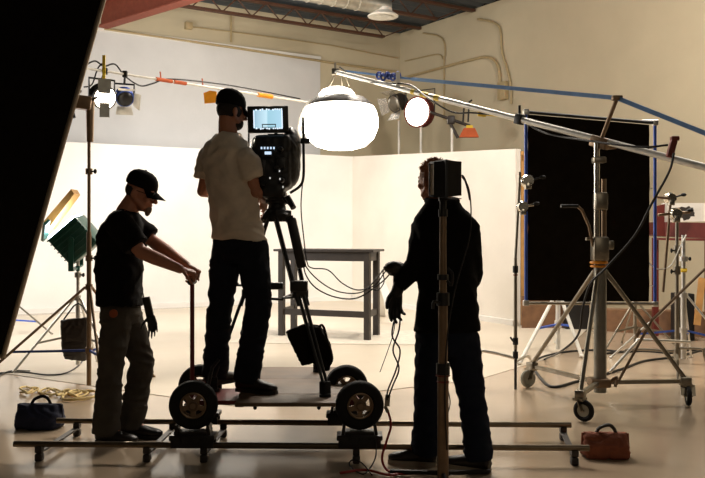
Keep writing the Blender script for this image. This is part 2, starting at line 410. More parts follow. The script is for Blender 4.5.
def griphead(name, lab, c, ax=V(0,1,0), arm=None, s=1.0, group=None):
    r_ = thing(name, lab, 'clamp', c, group)
    k = MB(); k.lathe([(.03*s,-.02*s),(.038*s,0),(.03*s,.02*s)], c, ax); k.lathe([(.03*s,.025*s),(.038*s,.04*s),(.03*s,.06*s)], c, ax); k.box(c-V(0,0,.03*s), (.035*s,.05*s,.04*s), bev=.004); k.build('disc', M['chrome'], r_)
    k = MB(); k.cone(c, c+V(.075*s,0,.02*s), .006*s); k.ell(c+V(.085*s,0,.022*s), (.02*s,.012*s,.012*s)); k.build('handle', M['black'], r_)
    return r_

# ------------------------------------------------------------------ dolly track
def track():
    nl, nr_ = P(14,444,5.13), P(589,448,5.03); fl, fr = P(57,421,5.77), P(571,425.5,5.64)
    zr = .1; 
    for v in (nl,nr_,fl,fr): v.z = zr
    root = thing('dolly_track', 'straight two rail metal camera dolly track on the floor', 'camera track', V(-.3,5.4,0))
    for a, b_ in ((nl,nr_),(fl,fr)):
        k = MB(); k.cone(a, b_, .0185, n=14); k.build('rail', M['rail'], root)
    for t in (.045, .235, .335, .6, .735, .975):
        a = nl.lerp(nr_, t); c = fl.lerp(fr, max(0, (a.x+.02-fl.x)/(fr.x-fl.x))); a = a.copy()
        if t == .975: c = fl.lerp(fr, .985)
        k = MB(); k.bar(V(a.x,a.y,.052), V(c.x,c.y,.052), .035, .012)
        d = (c-a).normalized()
        for e in (V(a.x,a.y,0), V(c.x,c.y,0)): k.box(e+V(0,0,.07), (.04,.045,.035)); k.box(e+V(0,0,.0235), (.045,.055,.047), bev=.01)
        k.build('sleeper', M['darkwood'], root)
    return root
track()

# ------------------------------------------------------------------ dolly
DZ = .36
def dolly():
    root = thing('camera_dolly', 'four wheeled plywood deck camera dolly with push pole riding on the track', 'camera dolly', V(-.5,5.45,0))
    ws = [(V(.042,5.1,.338),8), (V(-.946,5.1,.34),5), (V(-.04,5.72,.338),4), (V(-1.02,5.74,.338),0)]
    for c, a in ws:
        ax = V(math.sin(R(a)), -math.cos(R(a)), 0)
        k = MB(); k.loop([(.076,-.03),(.09,-.043),(.118,-.044),(.137,-.034),(.144,-.018),(.1445,-.006),(.141,-.004),(.141,.004),(.1445,.006),(.144,.018),(.137,.034),(.118,.044),(.09,.043),(.076,.03)], c, ax, 44)
        w = k.build('wheel', M['rubber'], root)
        k = MB(); k.torus(c+ax*.03, ax, .073, .007, 32, 8); k.torus(c-ax*.03, ax, .073, .007, 32, 8)
        x, y, _ = basis(ax)
        for i in range(5):
            an = 2*math.pi*i/5+.3; d = x*math.cos(an)+y*math.sin(an)
            k.bar(c+ax*.02+d*.015, c+ax*.02+d*.072, .03, .012, up=ax)
        k.lathe([(.024,-.03),(.026,.045),(.018,.055)], c, ax); k.torus(c+ax*.02, ax, .032, .008, 24, 6)
        k.build('rim', M['brownsteel'], w)
    # deck of three boards
    k = MB(); k.box(V(-.38,5.62,DZ-.012), (.66,.55,.024), bev=.004); k.build('deck', M['deck'], root)
    k = MB(); k.box(V(-.38,5.2,DZ-.013), (.635,.275,.026), bev=.008); k.build('side_board', M['deck'], root)
    k = MB(); k.box(V(-.38,6.17,DZ-.013), (.66,.53,.026), bev=.008); k.build('side_board', M['deck'], root)
    k = MB(); k.box(V(-.38,5.22,DZ-.031), (.64,.2,.01))
    for x in (-.58,-.2): k.ell(V(x,5.1,DZ-.036), (.012,.012,.014))
    build_each(k, 'board_bracket', M['black'], root)
    k = MB()
    for y in (5.36, 5.52): k.bar(V(-1.0,y,.312), V(.03,y,.312), .05, .04)
    for x in (-.98,-.7,-.1): k.bar(V(x,5.3,.305), V(x,5.75,.305), .05, .04)
    k.box(V(-.85,5.46,.325), (.3,.42,.02)); 
    k.cone(V(-.946,5.12,.338), V(-1.02,5.72,.338), .02); k.cone(V(.042,5.12,.338), V(-.04,5.7,.338), .02)
    k.box(V(-.99,5.62,.36), (.1,.14,.07), bev=.01)
    k.build('chassis', M['red'], root)
    # push pole
    k = MB(); px = -1.01
    k.cone(V(px,5.4,.3), V(px,5.4,1.05), .014); k.box(V(px,5.4,.33), (.07,.08,.12), bev=.01); h = k.build('push_pole', M['red'], root)
    k = MB(); k.cone(V(px-.0,5.33,1.055), V(px+.0,5.47,1.055), .018); k.build('grip', M['black'], h)
    k = MB(); k.tube([V(-.93,5.45,.33), V(-.9,5.5,.5), V(-.86,5.52,.55)], .011); k.tube([V(-.96,5.5,.33), V(-.92,5.52,.46), V(-.86,5.52,.55)], .009); k.build('steering_link', M['black'], root)
    # track trucks
    for c, a in ws:
        x0, y0 = c.x, c.y
        k = MB(); k.box(V(x0,y0,.155), (.27,.13,.03), bev=.005)
        for s_ in (-1, 1): k.box(V(x0,y0+s_*.055,.125), (.25,.012,.06))
        for dx in (-.1, .1): k.bar(V(x0+dx,y0,.165), V(x0+dx*.9,y0,.225), .1, .018, up=V(1,0,0))
        k.box(V(x0,y0,.178), (.17,.1,.02))
        t = k.build('track_truck', M['shoe'], root)
        for dx in (-.085, -.028, .028, .085):
            k = MB(); k.lathe([(.026,-.02),(.016,-.006),(.016,.006),(.026,.02)], V(x0+dx,y0-.072,.14), V(0,1,0)); k.build('roller', M['black'], t)
    return root
dolly()

# ------------------------------------------------------------------ figures
def rotv(v, ax, deg): return Quaternion(ax, R(deg)) @ v
def hand(b, W, d, n, ts, curl=(20,30,20), s=1.0, spread=1.0, thumb=25, rad=1.0):
    d = d.normalized(); n = (n-d*n.dot(d)).normalized(); lat = d.cross(n).normalized()*ts       # lat points to the thumb side
    ks = []
    for i, (o_, L_) in enumerate(((.030,.088),(.010,.092),(-.011,.088),(-.030,.078))):
        kn = W+d*L_*s+lat*o_*s; ks.append(kn)
        b.cap(W+lat*o_*.55*s+d*.012, .0155*s*rad, kn, .0125*s*rad, 10)
    b.ell(W+d*.05*s, (.036*s,.046*s,.014*s), x=lat, z=n)
    for i, (kn, ls) in enumerate(zip(ks, ((.043,.026,.021),(.048,.030,.022),(.044,.028,.021),(.034,.021,.018)))):
        dd = d+lat*(.1-.07*i)*spread; dd.normalize(); p = kn; r = .0098*s*rad
        for j, l in enumerate(ls):
            dd = rotv(dd, d.cross(n).normalized(), (curl[j]+i*3) ).normalized(); q = p+dd*l*s
            b.cap(p, r, q, r*.9, 10); p, r = q, r*.9
    p = W+d*.022*s+lat*.028*s; dd = (d*.65+lat*.75+n*.35).normalized(); r = .0125*s*rad
    for j, l in enumerate((.042,.034,.027)):
        q = p+dd*l*s; b.cap(p, r, q, r*.88, 10); p, r = q, r*.88
        dd = (dd+(d*.5-lat*.35+n*.5)*math.sin(R(thumb))).normalized()
def shoe(root, ankle, td, L_=.29, m='shoe', sole='sole', z0=0.0):
    td = V(td.x,td.y,0).normalized(); lt = V(-td.y, td.x, 0); heel = V(ankle.x,ankle.y,z0)-td*.07
    def at(f, z): return heel+td*f*L_+V(0,0,z)
    k = MB()
    k.loft([(at(.0,.05),lt,V(0,0,1),.026,.03),(at(.06,.055),lt,V(0,0,1),.038,.046),(at(.25,.06),lt,V(0,0,1),.04,.055),(at(.45,.052),lt,V(0,0,1),.042,.042),(at(.7,.042),lt,V(0,0,1),.048,.032),(at(.9,.036),lt,V(0,0,1),.042,.025),(at(1.0,.032),lt,V(0,0,1),.02,.015)], 18)
    k.cap(at(.2,.07), .042, at(.2,.115), .042)
    s_ = k.build('shoe', M[m], root, vox=.007, sm=3)
    k = MB(); pts = []
    for f, w in ((0,.018),(.03,.03),(.12,.036),(.35,.034),(.6,.045),(.78,.047),(.92,.038),(1.0,.02)): pts.append((f,w))
    poly = [at(f,.0)+lt*w for f, w in pts]+[at(f,.0)-lt*w for f, w in reversed(pts)]
    k.prism(poly, V(0,0,.022)); k.build('sole', M[sole], s_)
    k = MB()
    for f in (.4,.48,.56): k.cone(at(f,.095-(f-.4)*.17)+lt*.02, at(f+.02,.095-(f-.4)*.17)-lt*.02, .003, n=6)
    k.build('lace', M['plastic'], s_)
def person(lab, J):
    sc = J.get('s', 1.0); cat = 'person'
    root = thing('person', lab, cat, J['root'])
    f = J['face'].normalized(); up = J.get('up', V(0,0,1)); up = (up-f*up.dot(f)).normalized(); l = up.cross(f).normalized()
    H = J['head']
    def h(a, b_, c): return H+l*a*sc+f*b_*sc+up*c*sc
    k = MB()
    k.ell(h(0,-.008,.022), (.076*sc,.098*sc,.094*sc), x=l, z=up); k.ell(h(0,.03,-.045), (.056*sc,.062*sc,.066*sc), x=l, z=up)
    k.ell(h(0,.072,-.088), (.026*sc,.02*sc,.02*sc), x=l, z=up); k.ell(h(0,.078,.034), (.052*sc,.016*sc,.012*sc), x=l, z=up)
    k.cap(h(0,.092,.014), .009*sc, h(0,.114,-.022), .013*sc, 10); 
    for s_ in (-1,1):
        k.ell(h(s_*.011,.103,-.028), (.009*sc,.01*sc,.008*sc), x=l, z=up)
        k.ell(h(s_*.04,.066,-.018), (.022*sc,.02*sc,.02*sc), x=l, z=up)
        k.ell(h(s_*.079,-.012,-.012), (.010*sc,.02*sc,.032*sc), x=(l+f*.35*s_).normalized(), z=up)
        k.cap(h(s_*.035,.055,-.075), .018*sc, h(s_*.052,.0,-.045), .02*sc, 10)
    k.ell(h(0,.088,-.052), (.024*sc,.011*sc,.007*sc), x=l, z=up); k.ell(h(0,.086,-.063), (.021*sc,.011*sc,.007*sc), x=l, z=up)
    NB_ = J['neck']; k.cap(h(0,-.025,-.05), .06*sc, NB_, .066*sc)
    # hidden trunk, limbs (limbs taper)
    lat = (J['shL']-J['shR']).normalized(); lp = (J['hipL']-J['hipR']).normalized()
    pel = (J['hipL']+J['hipR'])/2; ch = J['chest']; wa = J['waist']; fw = lat.cross(V(0,0,1)).normalized(); fw = fw if fw.dot(J['fwd']) > 0 else -fw
    fp = lp.cross(V(0,0,1)).normalized(); fp = fp if fp.dot(J['fwd']) > 0 else -fp
    tw = J.get('tw', 1.0)
    k.loft([(pel-V(0,0,.06),lp,fp,.13,.09),(pel+V(0,0,.04),lp,fp,.14,.095),(wa,lat,fw,.125*tw,.09*tw),(ch,lat,fw,.15,.1),(NB_.lerp(ch,.35),lat,fw,.14,.08),(NB_,lat,fw,.06,.055)])
    for S in 'LR':
        sh, el, wr = J['sh'+S], J['el'+S], J['wr'+S]
        k.cap(sh, .055*sc, el, .041*sc); k.cap(el, .043*sc, el.lerp(wr,.35), .043*sc); k.cap(el.lerp(wr,.35), .043*sc, wr, .028*sc)
        k.cap(NB_.lerp(sh,.4), .05, sh, .052)
        hi, kn, an = J['hip'+S], J['kn'+S], J['an'+S]
        k.cap(hi, .08, kn, .052); k.cap(kn, .053, kn.lerp(an,.35), .052); k.cap(kn.lerp(an,.35), .052, an+V(0,0,.04), .034)
        k.cap(an+V(0,0,.03), .032, V(an.x,an.y,J['fz'+S]+.06)+J['toe'+S].normalized()*.09, .02)
        hd = J.get('hand'+S)
        if hd and not hd.get('glove'): hand(k, wr, hd['d'], hd['n'], hd['ts'], hd['curl'], s=1.0*sc, thumb=hd.get('thumb',25))
    k.build('body', M[J.get('skin','skin')], root, vox=.0055, sm=2)
    for s_ in (-1,1):
        k = MB(); k.ell(h(s_*.031,.084,.012), (.0125*sc,)*3); e = k.build('eye', M['eye'], root); k = MB(); k.ell(h(s_*.031,.0935,.012), (.006*sc,)*3, n=10, m=6); k.build('iris', M['black'], e)
    # shirt
    k = MB(); g = J.get('shirt_g', .02); hem = J['hem']
    sw = J.get('shw', .165)
    k.loft([(pel+V(0,0,hem),lp,fp,.158*tw+g,.112+g),(wa.lerp(pel,.35),lat,fw,.145*tw+g,.108+g),(wa,lat,fw,.138*tw+g,.102*tw+g),(wa.lerp(ch,.55),lat,fw,.15+g,.105+g),(ch,lat,fw,sw+g,.11+g),(NB_.lerp(ch,.5),lat,fw,sw-.012+g,.098+g),(NB_.lerp(ch,.24),lat,fw,.104+g,.08+g),(NB_+V(0,0,.012),lat,fw,.07+g*.3,.066+g*.3)], 28, 2.3)
    for S in 'LR':
        sh, el, wr = J['sh'+S], J['el'+S], J['wr'+S]
        k.cap(NB_.lerp(sh,.25)-V(0,0,.03), .045+g, sh-V(0,0,.01), .052+g)
        t = J.get('sleeve', .75)
        if t <= 1: e = sh.lerp(el, t); k.cone(sh, e, .058+g, .056+g, 16); k.ell(sh, (.058+g,)*3)
        else:
            k.cap(sh, .058+g, el, .045+g*.8); k.cone(el, el.lerp(wr, t-1), .046+g*.8, .033+g*.6, 16)
    k.build('shirt', M[J['shirt']], root, vox=.009, sm=4, wrinkle=J.get('wr', .007), wf=7, seed=J['seed'])
    # trousers
    k = MB(); tg = J.get('tg', .012)
    k.loft([(pel-V(0,0,.1),lp,fp,.14,.1),(pel-V(0,0,.04),lp,fp,.152+tg,.108+tg),(pel+V(0,0,.08),lp,fp,.145+tg*.6,.1+tg*.6),(wa.lerp(pel,.4),lp,fp,.138,.1)], 24, 2.2)
    for S in 'LR':
        hi, kn, an = J['hip'+S], J['kn'+S], J['an'+S]
        k.cap(hi, .088+tg, hi.lerp(kn,.5), .078+tg); k.cap(hi.lerp(kn,.5), .078+tg, kn, .061+tg*1.3)
        k.cap(kn, .061+tg*1.3, kn.lerp(an,.4), .06+tg*1.4); k.cone(kn.lerp(an,.4), V(an.x,an.y,an.z-.035), .06+tg*1.4, .055+tg*2.0, 18)
    k.build('trousers', M[J['pants']], root, vox=.009, sm=3, wrinkle=J.get('pw', .009), wf=8, seed=J['seed']+5)
    for S in 'LR': shoe(root, J['an'+S], J['toe'+S], .29, z0=J['fz'+S], sole=J.get('sole','sole'))
    return root, h, l, f, up, pel, lp, fp
def baseball_cap(root, h, l, f, up, brim=.085, tilt=.25, sc=1.0):
    k = MB(); n = 24; c = h(0,-.012,.036)
    prof = [(1.0,0),(1.02,.02),(.99,.045),(.9,.07),(.72,.092),(.45,.106),(.15,.111)]
    rings = []
    for r_, z in prof: rings.append((c+up*z-f*z*.08, l, f, .087*r_*sc, .108*r_*sc))
    k.loft(rings, 28); k.ell(c+up*.112-f*.01, (.008,.008,.005))
    # band down at the back
    cap = k.build('cap', M['cap'], root)
    k = MB(); a, b2 = [], []
    for i in range(13):
        t = -1+2*i/12; y0 = math.sqrt(max(0, 1-t*t*.75))
        p = c+l*t*.078*sc+f*(.1*math.sqrt(max(0,1-(t*.9)**2)))*sc+up*.005
        q = c+l*t*.07*sc+f*(.1*math.sqrt(max(0,1-(t*.9)**2))+brim*y0)*sc-up*(tilt*brim+.018*t*t)
        a.append(p); b2.append(q)
    va = [k.b.verts.new(p) for p in a]; vb = [k.b.verts.new(q) for q in b2]
    for i in range(12): k.b.faces.new((va[i], va[i+1], vb[i+1], vb[i]))
    bmesh.ops.solidify(k.b, geom=k.b.faces[:], thickness=.006)
    k.build('brim', M['cap'], cap); return cap

# operator on the dolly: seen from behind, turned to the right
od = 5.5
J = dict(s=.95, root=V(-.72,5.5,DZ), seed=2, head=P(231.5,112,od), face=V(.80,.58,-.16), neck=P(228,135,od), chest=P(228,162,od)+V(0,.02,0), waist=P(234,206,od),
 fwd=V(.5,.85,0), shL=P(211,159,od+.12), shR=P(246,161,od-.08), elL=P(203,191,od+.16), wrL=P(222,193,od+.34), elR=P(255,191,od-.08), wrR=P(262,200,od+.15),
 hipL=P(227,246,od+.05), hipR=P(252,248,od-.05), knL=P(220,306,od-.02), anL=P(215,374,5.66), knR=P(259,306,od-.08), anR=P(246,378,5.42),
 toeL=V(.55,.8,0), toeR=V(.8,-.35,0), fzL=DZ, fzR=DZ, hem=-.02, shirt='tee', pants='jean', sleeve=.62, shirt_g=.026, tg=.014, tw=1.02, shw=.158, sole='plastic', pw=.010, wr=.012,
 handL=dict(d=V(.5,.8,.1), n=V(.6,-.3,-.6), ts=1, curl=(20,30,20)), handR=dict(d=V(.15,.6,-.5), n=V(-.6,.5,-.1), ts=-1, curl=(15,25,15)), skin='skin')
J['anL'].z = DZ+.1; J['anR'].z = DZ+.1; J['hem'] = .05
root, h, l, f, up, pel, lp, fp = person('camera operator in beige t-shirt, dark jeans and cap, standing on the dolly', J)
baseball_cap(root, h, l, f, up, .065, .5, .93)
k = MB(); k.ell(h(0,-.014,.01), (.0765,.09,.078), x=l, z=up); k.build('hair', M['darkhair'], root)
k = MB(); k.ell(h(0,.044,-.072), (.053,.05,.044), x=l, z=up); k.build('beard', M['darkhair'], root)
k = MB(); wa_ = (pel+V(0,0,.085)); k.loft([(wa_-V(0,0,.02),lp,fp,.155,.112),(wa_+V(0,0,.02),lp,fp,.152,.11)], 24, 2.2); k.build('belt', M['shoe'], root)

# left man, leaning on the push pole, in profile facing right
gd = 5.62
J = dict(s=1.03, root=V(-1.5,gd,0), seed=9, head=P(141,193,gd), face=V(.93,-.12,-.36), neck=P(126,213,gd), chest=P(119,236,gd), waist=P(119,270,gd),
 fwd=V(1,.1,0), shL=P(128,222,gd+.17), shR=P(119,224,gd-.17), elL=P(155,243,gd+.15), wrL=P(186,265,5.5), elR=P(141,252,gd-.2), wrR=P(180,269,5.36),
 hipL=P(124,308,gd+.08), hipR=P(117,309,gd-.08), knL=P(142,362,gd+.1), anL=P(131,424,gd+.1), knR=P(111,366,gd-.07), anR=P(106,424,gd-.06),
 toeL=V(.95,-.15,0), toeR=V(.97,-.2,0), fzL=0, fzR=0, hem=.02, shirt='blacktee', pants='khaki', sleeve=.8, shirt_g=.03, tg=.015, tw=1.22, shw=.165, sole='plastic', pw=.010,
 handL=dict(d=V(.85,-.15,-.4), n=V(.0,-.2,-1), ts=1, curl=(75,70,35), thumb=35), handR=dict(d=V(.85,.15,-.25), n=V(.0,.2,-1), ts=-1, curl=(75,70,35), thumb=35), skin='skin2')
J['anL'].z = .1; J['anR'].z = .1
root, h, l, f, up, pel, lp, fp = person('dolly grip in black t-shirt, black cap and grey work trousers, leaning on the push pole', J)
baseball_cap(root, h, l, f, up, .09, .3)
k = MB(); k.ell(h(0,.085,-.085), (.026,.022,.032), x=l, z=up); k.ell(h(0,.086,-.1), (.018,.018,.026), x=l, z=up); k.build('goatee', M['beard'], root)
k = MB(); k.ell(h(0,-.022,.005), (.078,.087,.07), x=l, z=up); k.build('hair', M['darkhair'], root)
k = MB()
for s_ in (-1,1): k.torus(h(s_*.034,.1,.012), f, .02, .0025, 20, 6); k.cone(h(s_*.054,.098,.014), h(s_*.08,-.01,.012), .0025, n=6)
k.cone(h(-.014,.102,.014), h(.014,.102,.014), .0025, n=6); k.build('glasses', M['black'], root)
k = MB(); k.loft([(pel+V(0,0,.07),lp,fp,.165,.14),(pel+V(0,0,.11),lp,fp,.163,.138)], 24, 2.2); k.build('belt', M['shoe'], root)
k = MB(); q = P(149,300,gd-.1); k.bar(q+V(-.02,0,.02), P(150.5,318,gd-.1), .05, .025, up=V(0,1,0), bev=.008); k.build('tool_pouch', M['shoe'], root)
g = MB(); q = P(151,315,gd-.12); hand(g, q, V(.15,0,-1), V(0,-1,0), 1, (10,10,10), s=.8); g.build('work_glove', M['black'], root, vox=.005)
k = MB(); k.lathe([(.026,-.004),(.026,.004)], P(113.5,313.5,gd-.245), V(0,1,0)); k.build('patch', M['patch'], root)

# right man, seen from behind, head turned left
rd = 4.98
J = dict(s=.97, root=V(.55,rd,0), seed=4, head=P(433,181.5,rd), face=V(-.6,.8,-.1), neck=P(442,201,rd), chest=P(445,236,rd)+V(0,.02,0), waist=P(448,290,rd),
 fwd=V(-.3,.95,0), shL=P(424,230,rd+.06), shR=P(466,229,rd-.04), elL=P(417,264,rd+.02), wrL=P(397,288,rd+.08), elR=P(472,275,rd+.04), wrR=P(456,305,rd+.26),
 hipL=P(433,336,rd+.02), hipR=P(461,336,rd-.02), knL=P(428,398,rd+.04), anL=P(425,455,rd+.06), knR=P(472,398,rd-.02), anR=P(479,460,4.9),
 toeL=V(-.95,.25,0), toeR=V(-.25,-.9,0), fzL=0, fzR=0, hem=.03, shirt='blacktee', pants='jean2', sleeve=1.88, shirt_g=.022, tg=.013, tw=1.08, shw=.163, sole='sole', pw=.010,
 handR=dict(d=V(-.3,.6,-.5), n=V(-.5,.2,.3), ts=-1, curl=(25,30,20)), handL=dict(glove=True), skin='skin2')
J['toeR'] = V(-.75,.5,0)
J['anL'].z = .1; J['anR'].z = .1
root, h, l, f, up, pel, lp, fp = person('crew member in black long-sleeved jacket and blue jeans, behind the monitor stand', J)
k = MB(); k.ell(h(0,-.018,.036), (.08,.099,.087), x=l, z=up); k.ell(h(0,-.04,-.01), (.076,.07,.07), x=l, z=up)
for i in range(260):
    a = random.uniform(0, 6.28); e = random.uniform(.15, 1.5); d = l*math.cos(a)*math.cos(e)+f*math.sin(a)*math.cos(e)*.98+up*math.sin(e)
    p = h(0,-.02,.045)+V(0,0,0)+(l*(l.dot(d))*.083+f*(f.dot(d))*.098+up*(up.dot(d))*.085)
    if f.dot(d) > .72 and up.dot(d) < .6: continue
    k.cone(p-d*.004, p+d*random.uniform(.006,.014)+V(random.uniform(-.008,.008),random.uniform(-.008,.008),0), .006, .001, 5)
k.build('hair', M['hair'], root)
k = MB(); nb = J['neck']; k.tube([nb+rotv(V(.085,0,0), V(0,0,1), a)*V(1,1,1).x+V(0,0,.0)+V(0,0,.012*math.sin(R(a))) for a in range(0, 361, 24)], .022, 10); k.build('collar', M['blacktee'], root, vox=.007)
g = MB(); wr = J['wrL']; hand(g, wr-V(0,0,.01), V(-.12,.05,-1), V(.5,-.8,0), 1, (12,22,18), s=1.08, rad=1.25); g.cap(wr+V(.02,0,.03), .04, wr-V(0,0,.02), .036); g.build('glove', M['black'], root, vox=.0055)

# ------------------------------------------------------------------ tripod and camera
ap = P(277,214,5.62)
tri = thing('camera_tripod', 'black two-stage tripod standing on the dolly deck under the film camera', 'tripod', V(-.5,5.68,DZ))
feet = [V(-.168,5.25,DZ), V(-.93,5.58,DZ+.0), V(-.25,6.2,DZ)]
feet[1] = V(-.9,5.56,.336)
for i, ft in enumerate(feet):
    dh = (V(ft.x,ft.y,0)-V(ap.x,ap.y,0)).normalized(); sd = V(-dh.y, dh.x, 0); tp = ap+dh*.05
    k = MB()
    m1 = tp.lerp(ft, .45)
    for s_ in (-1,1): k.cone(tp+sd*s_*.05, m1+sd*s_*.036+(m1-tp)*.15, .012); k.cone(m1+sd*s_*.02-(m1-tp)*.1, ft+sd*s_*.014+V(0,0,.08), .010)
    k.bar(m1-sd*.05, m1+sd*.05, .035, .05); k.box(tp, (.05,.13,.05), x=dh, bev=.008); k.build('leg', M['black'], tri)
    k = MB(); k.box(ft+V(0,0,.05), (.05,.06,.09), x=dh, bev=.008); k.lathe([(.036,0),(.036,.015),(.02,.03)], ft, V(0,0,1)); k.build('foot', M['rubber'], tri)
    m2 = tp.lerp(ft, .47); hub = V(ap.x+.04,ap.y,m2.z-.02)
    k = MB(); k.cone(hub, m2, .009); k.build('spreader', M['black'], tri)
k = MB(); q = P(299,286,5.42); k.box(q, (.11,.09,.07), bev=.01); k.cone(P(233,285,5.7), P(281,287,5.6), .008); k.cone(P(268,286,5.6), P(283,286,5.6), .024); k.ell(P(236,284,5.7), (.02,.014,.014)); k.build('spreader_knob', M['black'], tri)
k = MB(); k.lathe([(.075,-.05),(.09,-.02),(.09,.0),(.06,.03),(.055,.06),(.075,.07),(.075,.11)], ap, V(0,0,1)); k.box(ap+V(0,0,.12), (.12,.2,.05), bev=.01); k.build('fluid_head', M['black'], tri)
k = MB(); k.cone(ap+V(.05,-.1,.1), P(293,207,5.4), .012); k.cone(P(287.5,197,5.42), P(293.5,208,5.38), .019); build_each(k, 'pan_handle', M['black'], tri)
k = MB(); k.cone(ap+V(-.05,-.05,.02), P(263,221,5.5), .018); k.build('tilt_lock', M['black'], tri)
k = MB(); k.bar(P(291,218,5.4), P(302,268,5.4), .06, .06, bev=.012); k.bar(P(289,216,5.4), P(290,222,5.4), .05, .03); k.build('battery_pack', M['plastic'], tri)

def C(px, py, dd=0): return P(px, py, 5.62+dd)
cam = thing('film_camera', 'bulky black film camera with a lit monitor on top, mounted on the tripod', 'camera', C(276,199))
k = MB()
k.box(C(274,163), (.235,.3,.34), bev=.03); k.box(C(272,187), (.17,.3,.14), bev=.02); k.ell(C(291,150,.02), (.065,.15,.15)); k.ell(C(292,165,.02), (.055,.14,.14)); k.ell(C(258,150), (.05,.14,.09)); k.box(C(276,196), (.12,.22,.05), bev=.01)
k.build('camera_body', M['black'], cam, vox=.009, sm=3, wrinkle=.004, wf=12)
k = MB(); k.lathe([(.06,0),(.07,.06),(.065,.14),(.085,.16),(.085,.2)], C(272,160,.14), V(0,1,0)); k.build('lens', M['plastic'], cam)
k = MB(); k.box(C(272,160,.4), (.2,.12,.16), bev=.008); k.build('matte_box', M['black'], cam)
k = MB()
for a in ((256,162),(262,176),(279,170),(283,152),(266,186),(284,182)): k.lathe([(.018,.16),(.018,.15+.035),(.012,.2)], C(*a), V(0,-1,0))
k.box(C(262,168,-.16), (.05,.03,.1), bev=.005); k.box(C(280,163,-.16), (.06,.03,.07), bev=.005); build_each(k, 'control_knob', M['plastic'], cam)
k = MB(); k.box(C(267.5,150.6,-.185), (.068,.01,.075)); pn = k.build('readout_panel', M['plastic'], cam)
k = MB()
k.box(C(268,153,-.193), (.042,.004,.018))
for i in range(5): k.box(C(261.5+i*3.1,148,-.193), (.01,.004,.014))
k.build('readout', M['readout'], pn)
k = MB()
for a in ((279.5,171),(280,179),(270,178),(255,171),(283,187)): k.box(C(a[0],a[1],-.2), (.008,.004,.012))
build_each(k, 'indicator_light', M['pale'], cam)
k = MB(); k.box(C(276,137), (.02,.03,.12)); k.bar(C(268,136), C(290,136), .04, .025); k.build('monitor_mount', M['black'], cam)
# monitor
mc = P(268,119,5.5); mx = V(1,.10,.0).normalized(); mz = V(0,0,1)-mx*0; my = mz.cross(mx)
roll = R(1.5); mx2 = mx*math.cos(roll)+mz*math.sin(roll); mz2 = mz*math.cos(roll)-mx*math.sin(roll)
k = MB(); k.box(mc+my*.03, (.262,.05,.17), x=mx2, y=my, bev=.006)
mon = k.build('monitor', M['black'], cam)
k = MB(); k.box(mc+my*.003, (.185,.004,.118), x=mx2, y=my); k.build('screen', M['screen'], mon)
k = MB(); 
for i in range(14):
    if random.random() < .25: continue
    for s_ in (-1,1):
        k.box(mc+mx2*(-.088+i*.0135)+mz2*s_*(.060+random.uniform(-.001,.003))-my*.001, (.009,.003,.008), x=mx2, y=my)
for s_ in (-1,1): k.box(mc+mx2*s_*.09-my*.001, (.006,.003,.11), x=mx2, y=my)
k.build('screen_markings', M['mark'], mon)
k = MB()
q = mc-mz2*.035+mx2*.005
k.box(q-my*.001, (.09,.003,.006), x=mx2, y=my); k.box(q-my*.001-mx2*.042-mz2*.012, (.005,.003,.025), x=mx2, y=my); k.box(q-my*.001+mx2*.042-mz2*.012, (.005,.003,.025), x=mx2, y=my); k.box(q-my*.001-mz2*.018, (.08,.003,.004), x=mx2, y=my)
k.build('table_on_screen', M['black'], mon)
k = MB(); k.tube([P(303,117,5.6), P(303.5,150,5.6), P(303.5,176,5.6), P(300,186,5.6), P(290,193,5.6)], .009, 8, 4); k.box(P(305,141,5.6), (.06,.03,.035), bev=.004); k.build('side_bracket', M['black'], cam)
k = MB(); k.tube([P(249,125,5.52), P(248.5,148,5.52), P(255,150,5.52)], .006); k.build('eyepiece_bracket', M['black'], cam)
# bag hung on tripod
k = MB(); a = [P(286,331,5.45), P(307,323,5.45), P(318,361,5.45), P(302,365,5.45)]
k.prism([p+V(0,-.05,0) for p in a], V(0,.1,0))
a = [P(308,325,5.42), P(320,327,5.42), P(330,345,5.42), P(333,360,5.42), P(329,370,5.42), P(316,368,5.42)]
k.prism([p+V(0,-.05,0) for p in a], V(0,.14,0))
bag = thing('sling_bag', 'black soft bag leaning at the foot of the tripod on the deck', 'bag', P(312,368,5.42)); 
k.build('bag_body', M['blackcloth'], bag, vox=.009, sm=3, wrinkle=.005, wf=14)
k = MB(); k.tube([P(318,328,5.4), P(322,325,5.4), P(325,331,5.4), P(327,343,5.4), P(323,352,5.4)], .008, 8, 4); k.build('handle', M['blackcloth'], bag)

# ------------------------------------------------------------------ cables
def cable(pts, r, lab, m='black', sm=6, name='cable', group=None, cat='cable'):
    k = MB(); k.tube(pts, r, 8, sm); return tag(k.build(name, M[m]), lab, cat, group)
cable([P(304,170,5.6), P(301,205,5.5), P(304,240,5.4), P(307,262,5.35), P(312,268,5.3), P(328,270,5.3), P(342,283,5.25), P(358,290,5.2), P(375,285,5.15), P(385,272,5.12), P(392,266,5.1)], .004, 'upper thin black cable from the camera to the black controller box, crossing the table')
cable([P(303,262,5.4), P(306,275,5.35), P(316,288,5.3), P(335,297,5.3), P(357,298,5.2), P(378,285,5.15), P(388,276,5.12), P(393,268,5.1)], .0045, 'lowest sagging black cable between the tripod and the black controller box')
cable([P(300,250,5.4), P(307,268,5.35), P(322,283,5.3), P(340,292,5.3), P(362,292,5.2), P(377,278,5.15), P(383,270,5.12), P(389,265,5.1)], .004, 'middle sagging black cable between the battery pack and the controller box')
cable([P(386,264,5.1), P(383,272,5.12), P(384,282,5.14), P(378,290,5.2), P(368,288,5.2)], .0035, 'short looped black cable end beside the controller box')
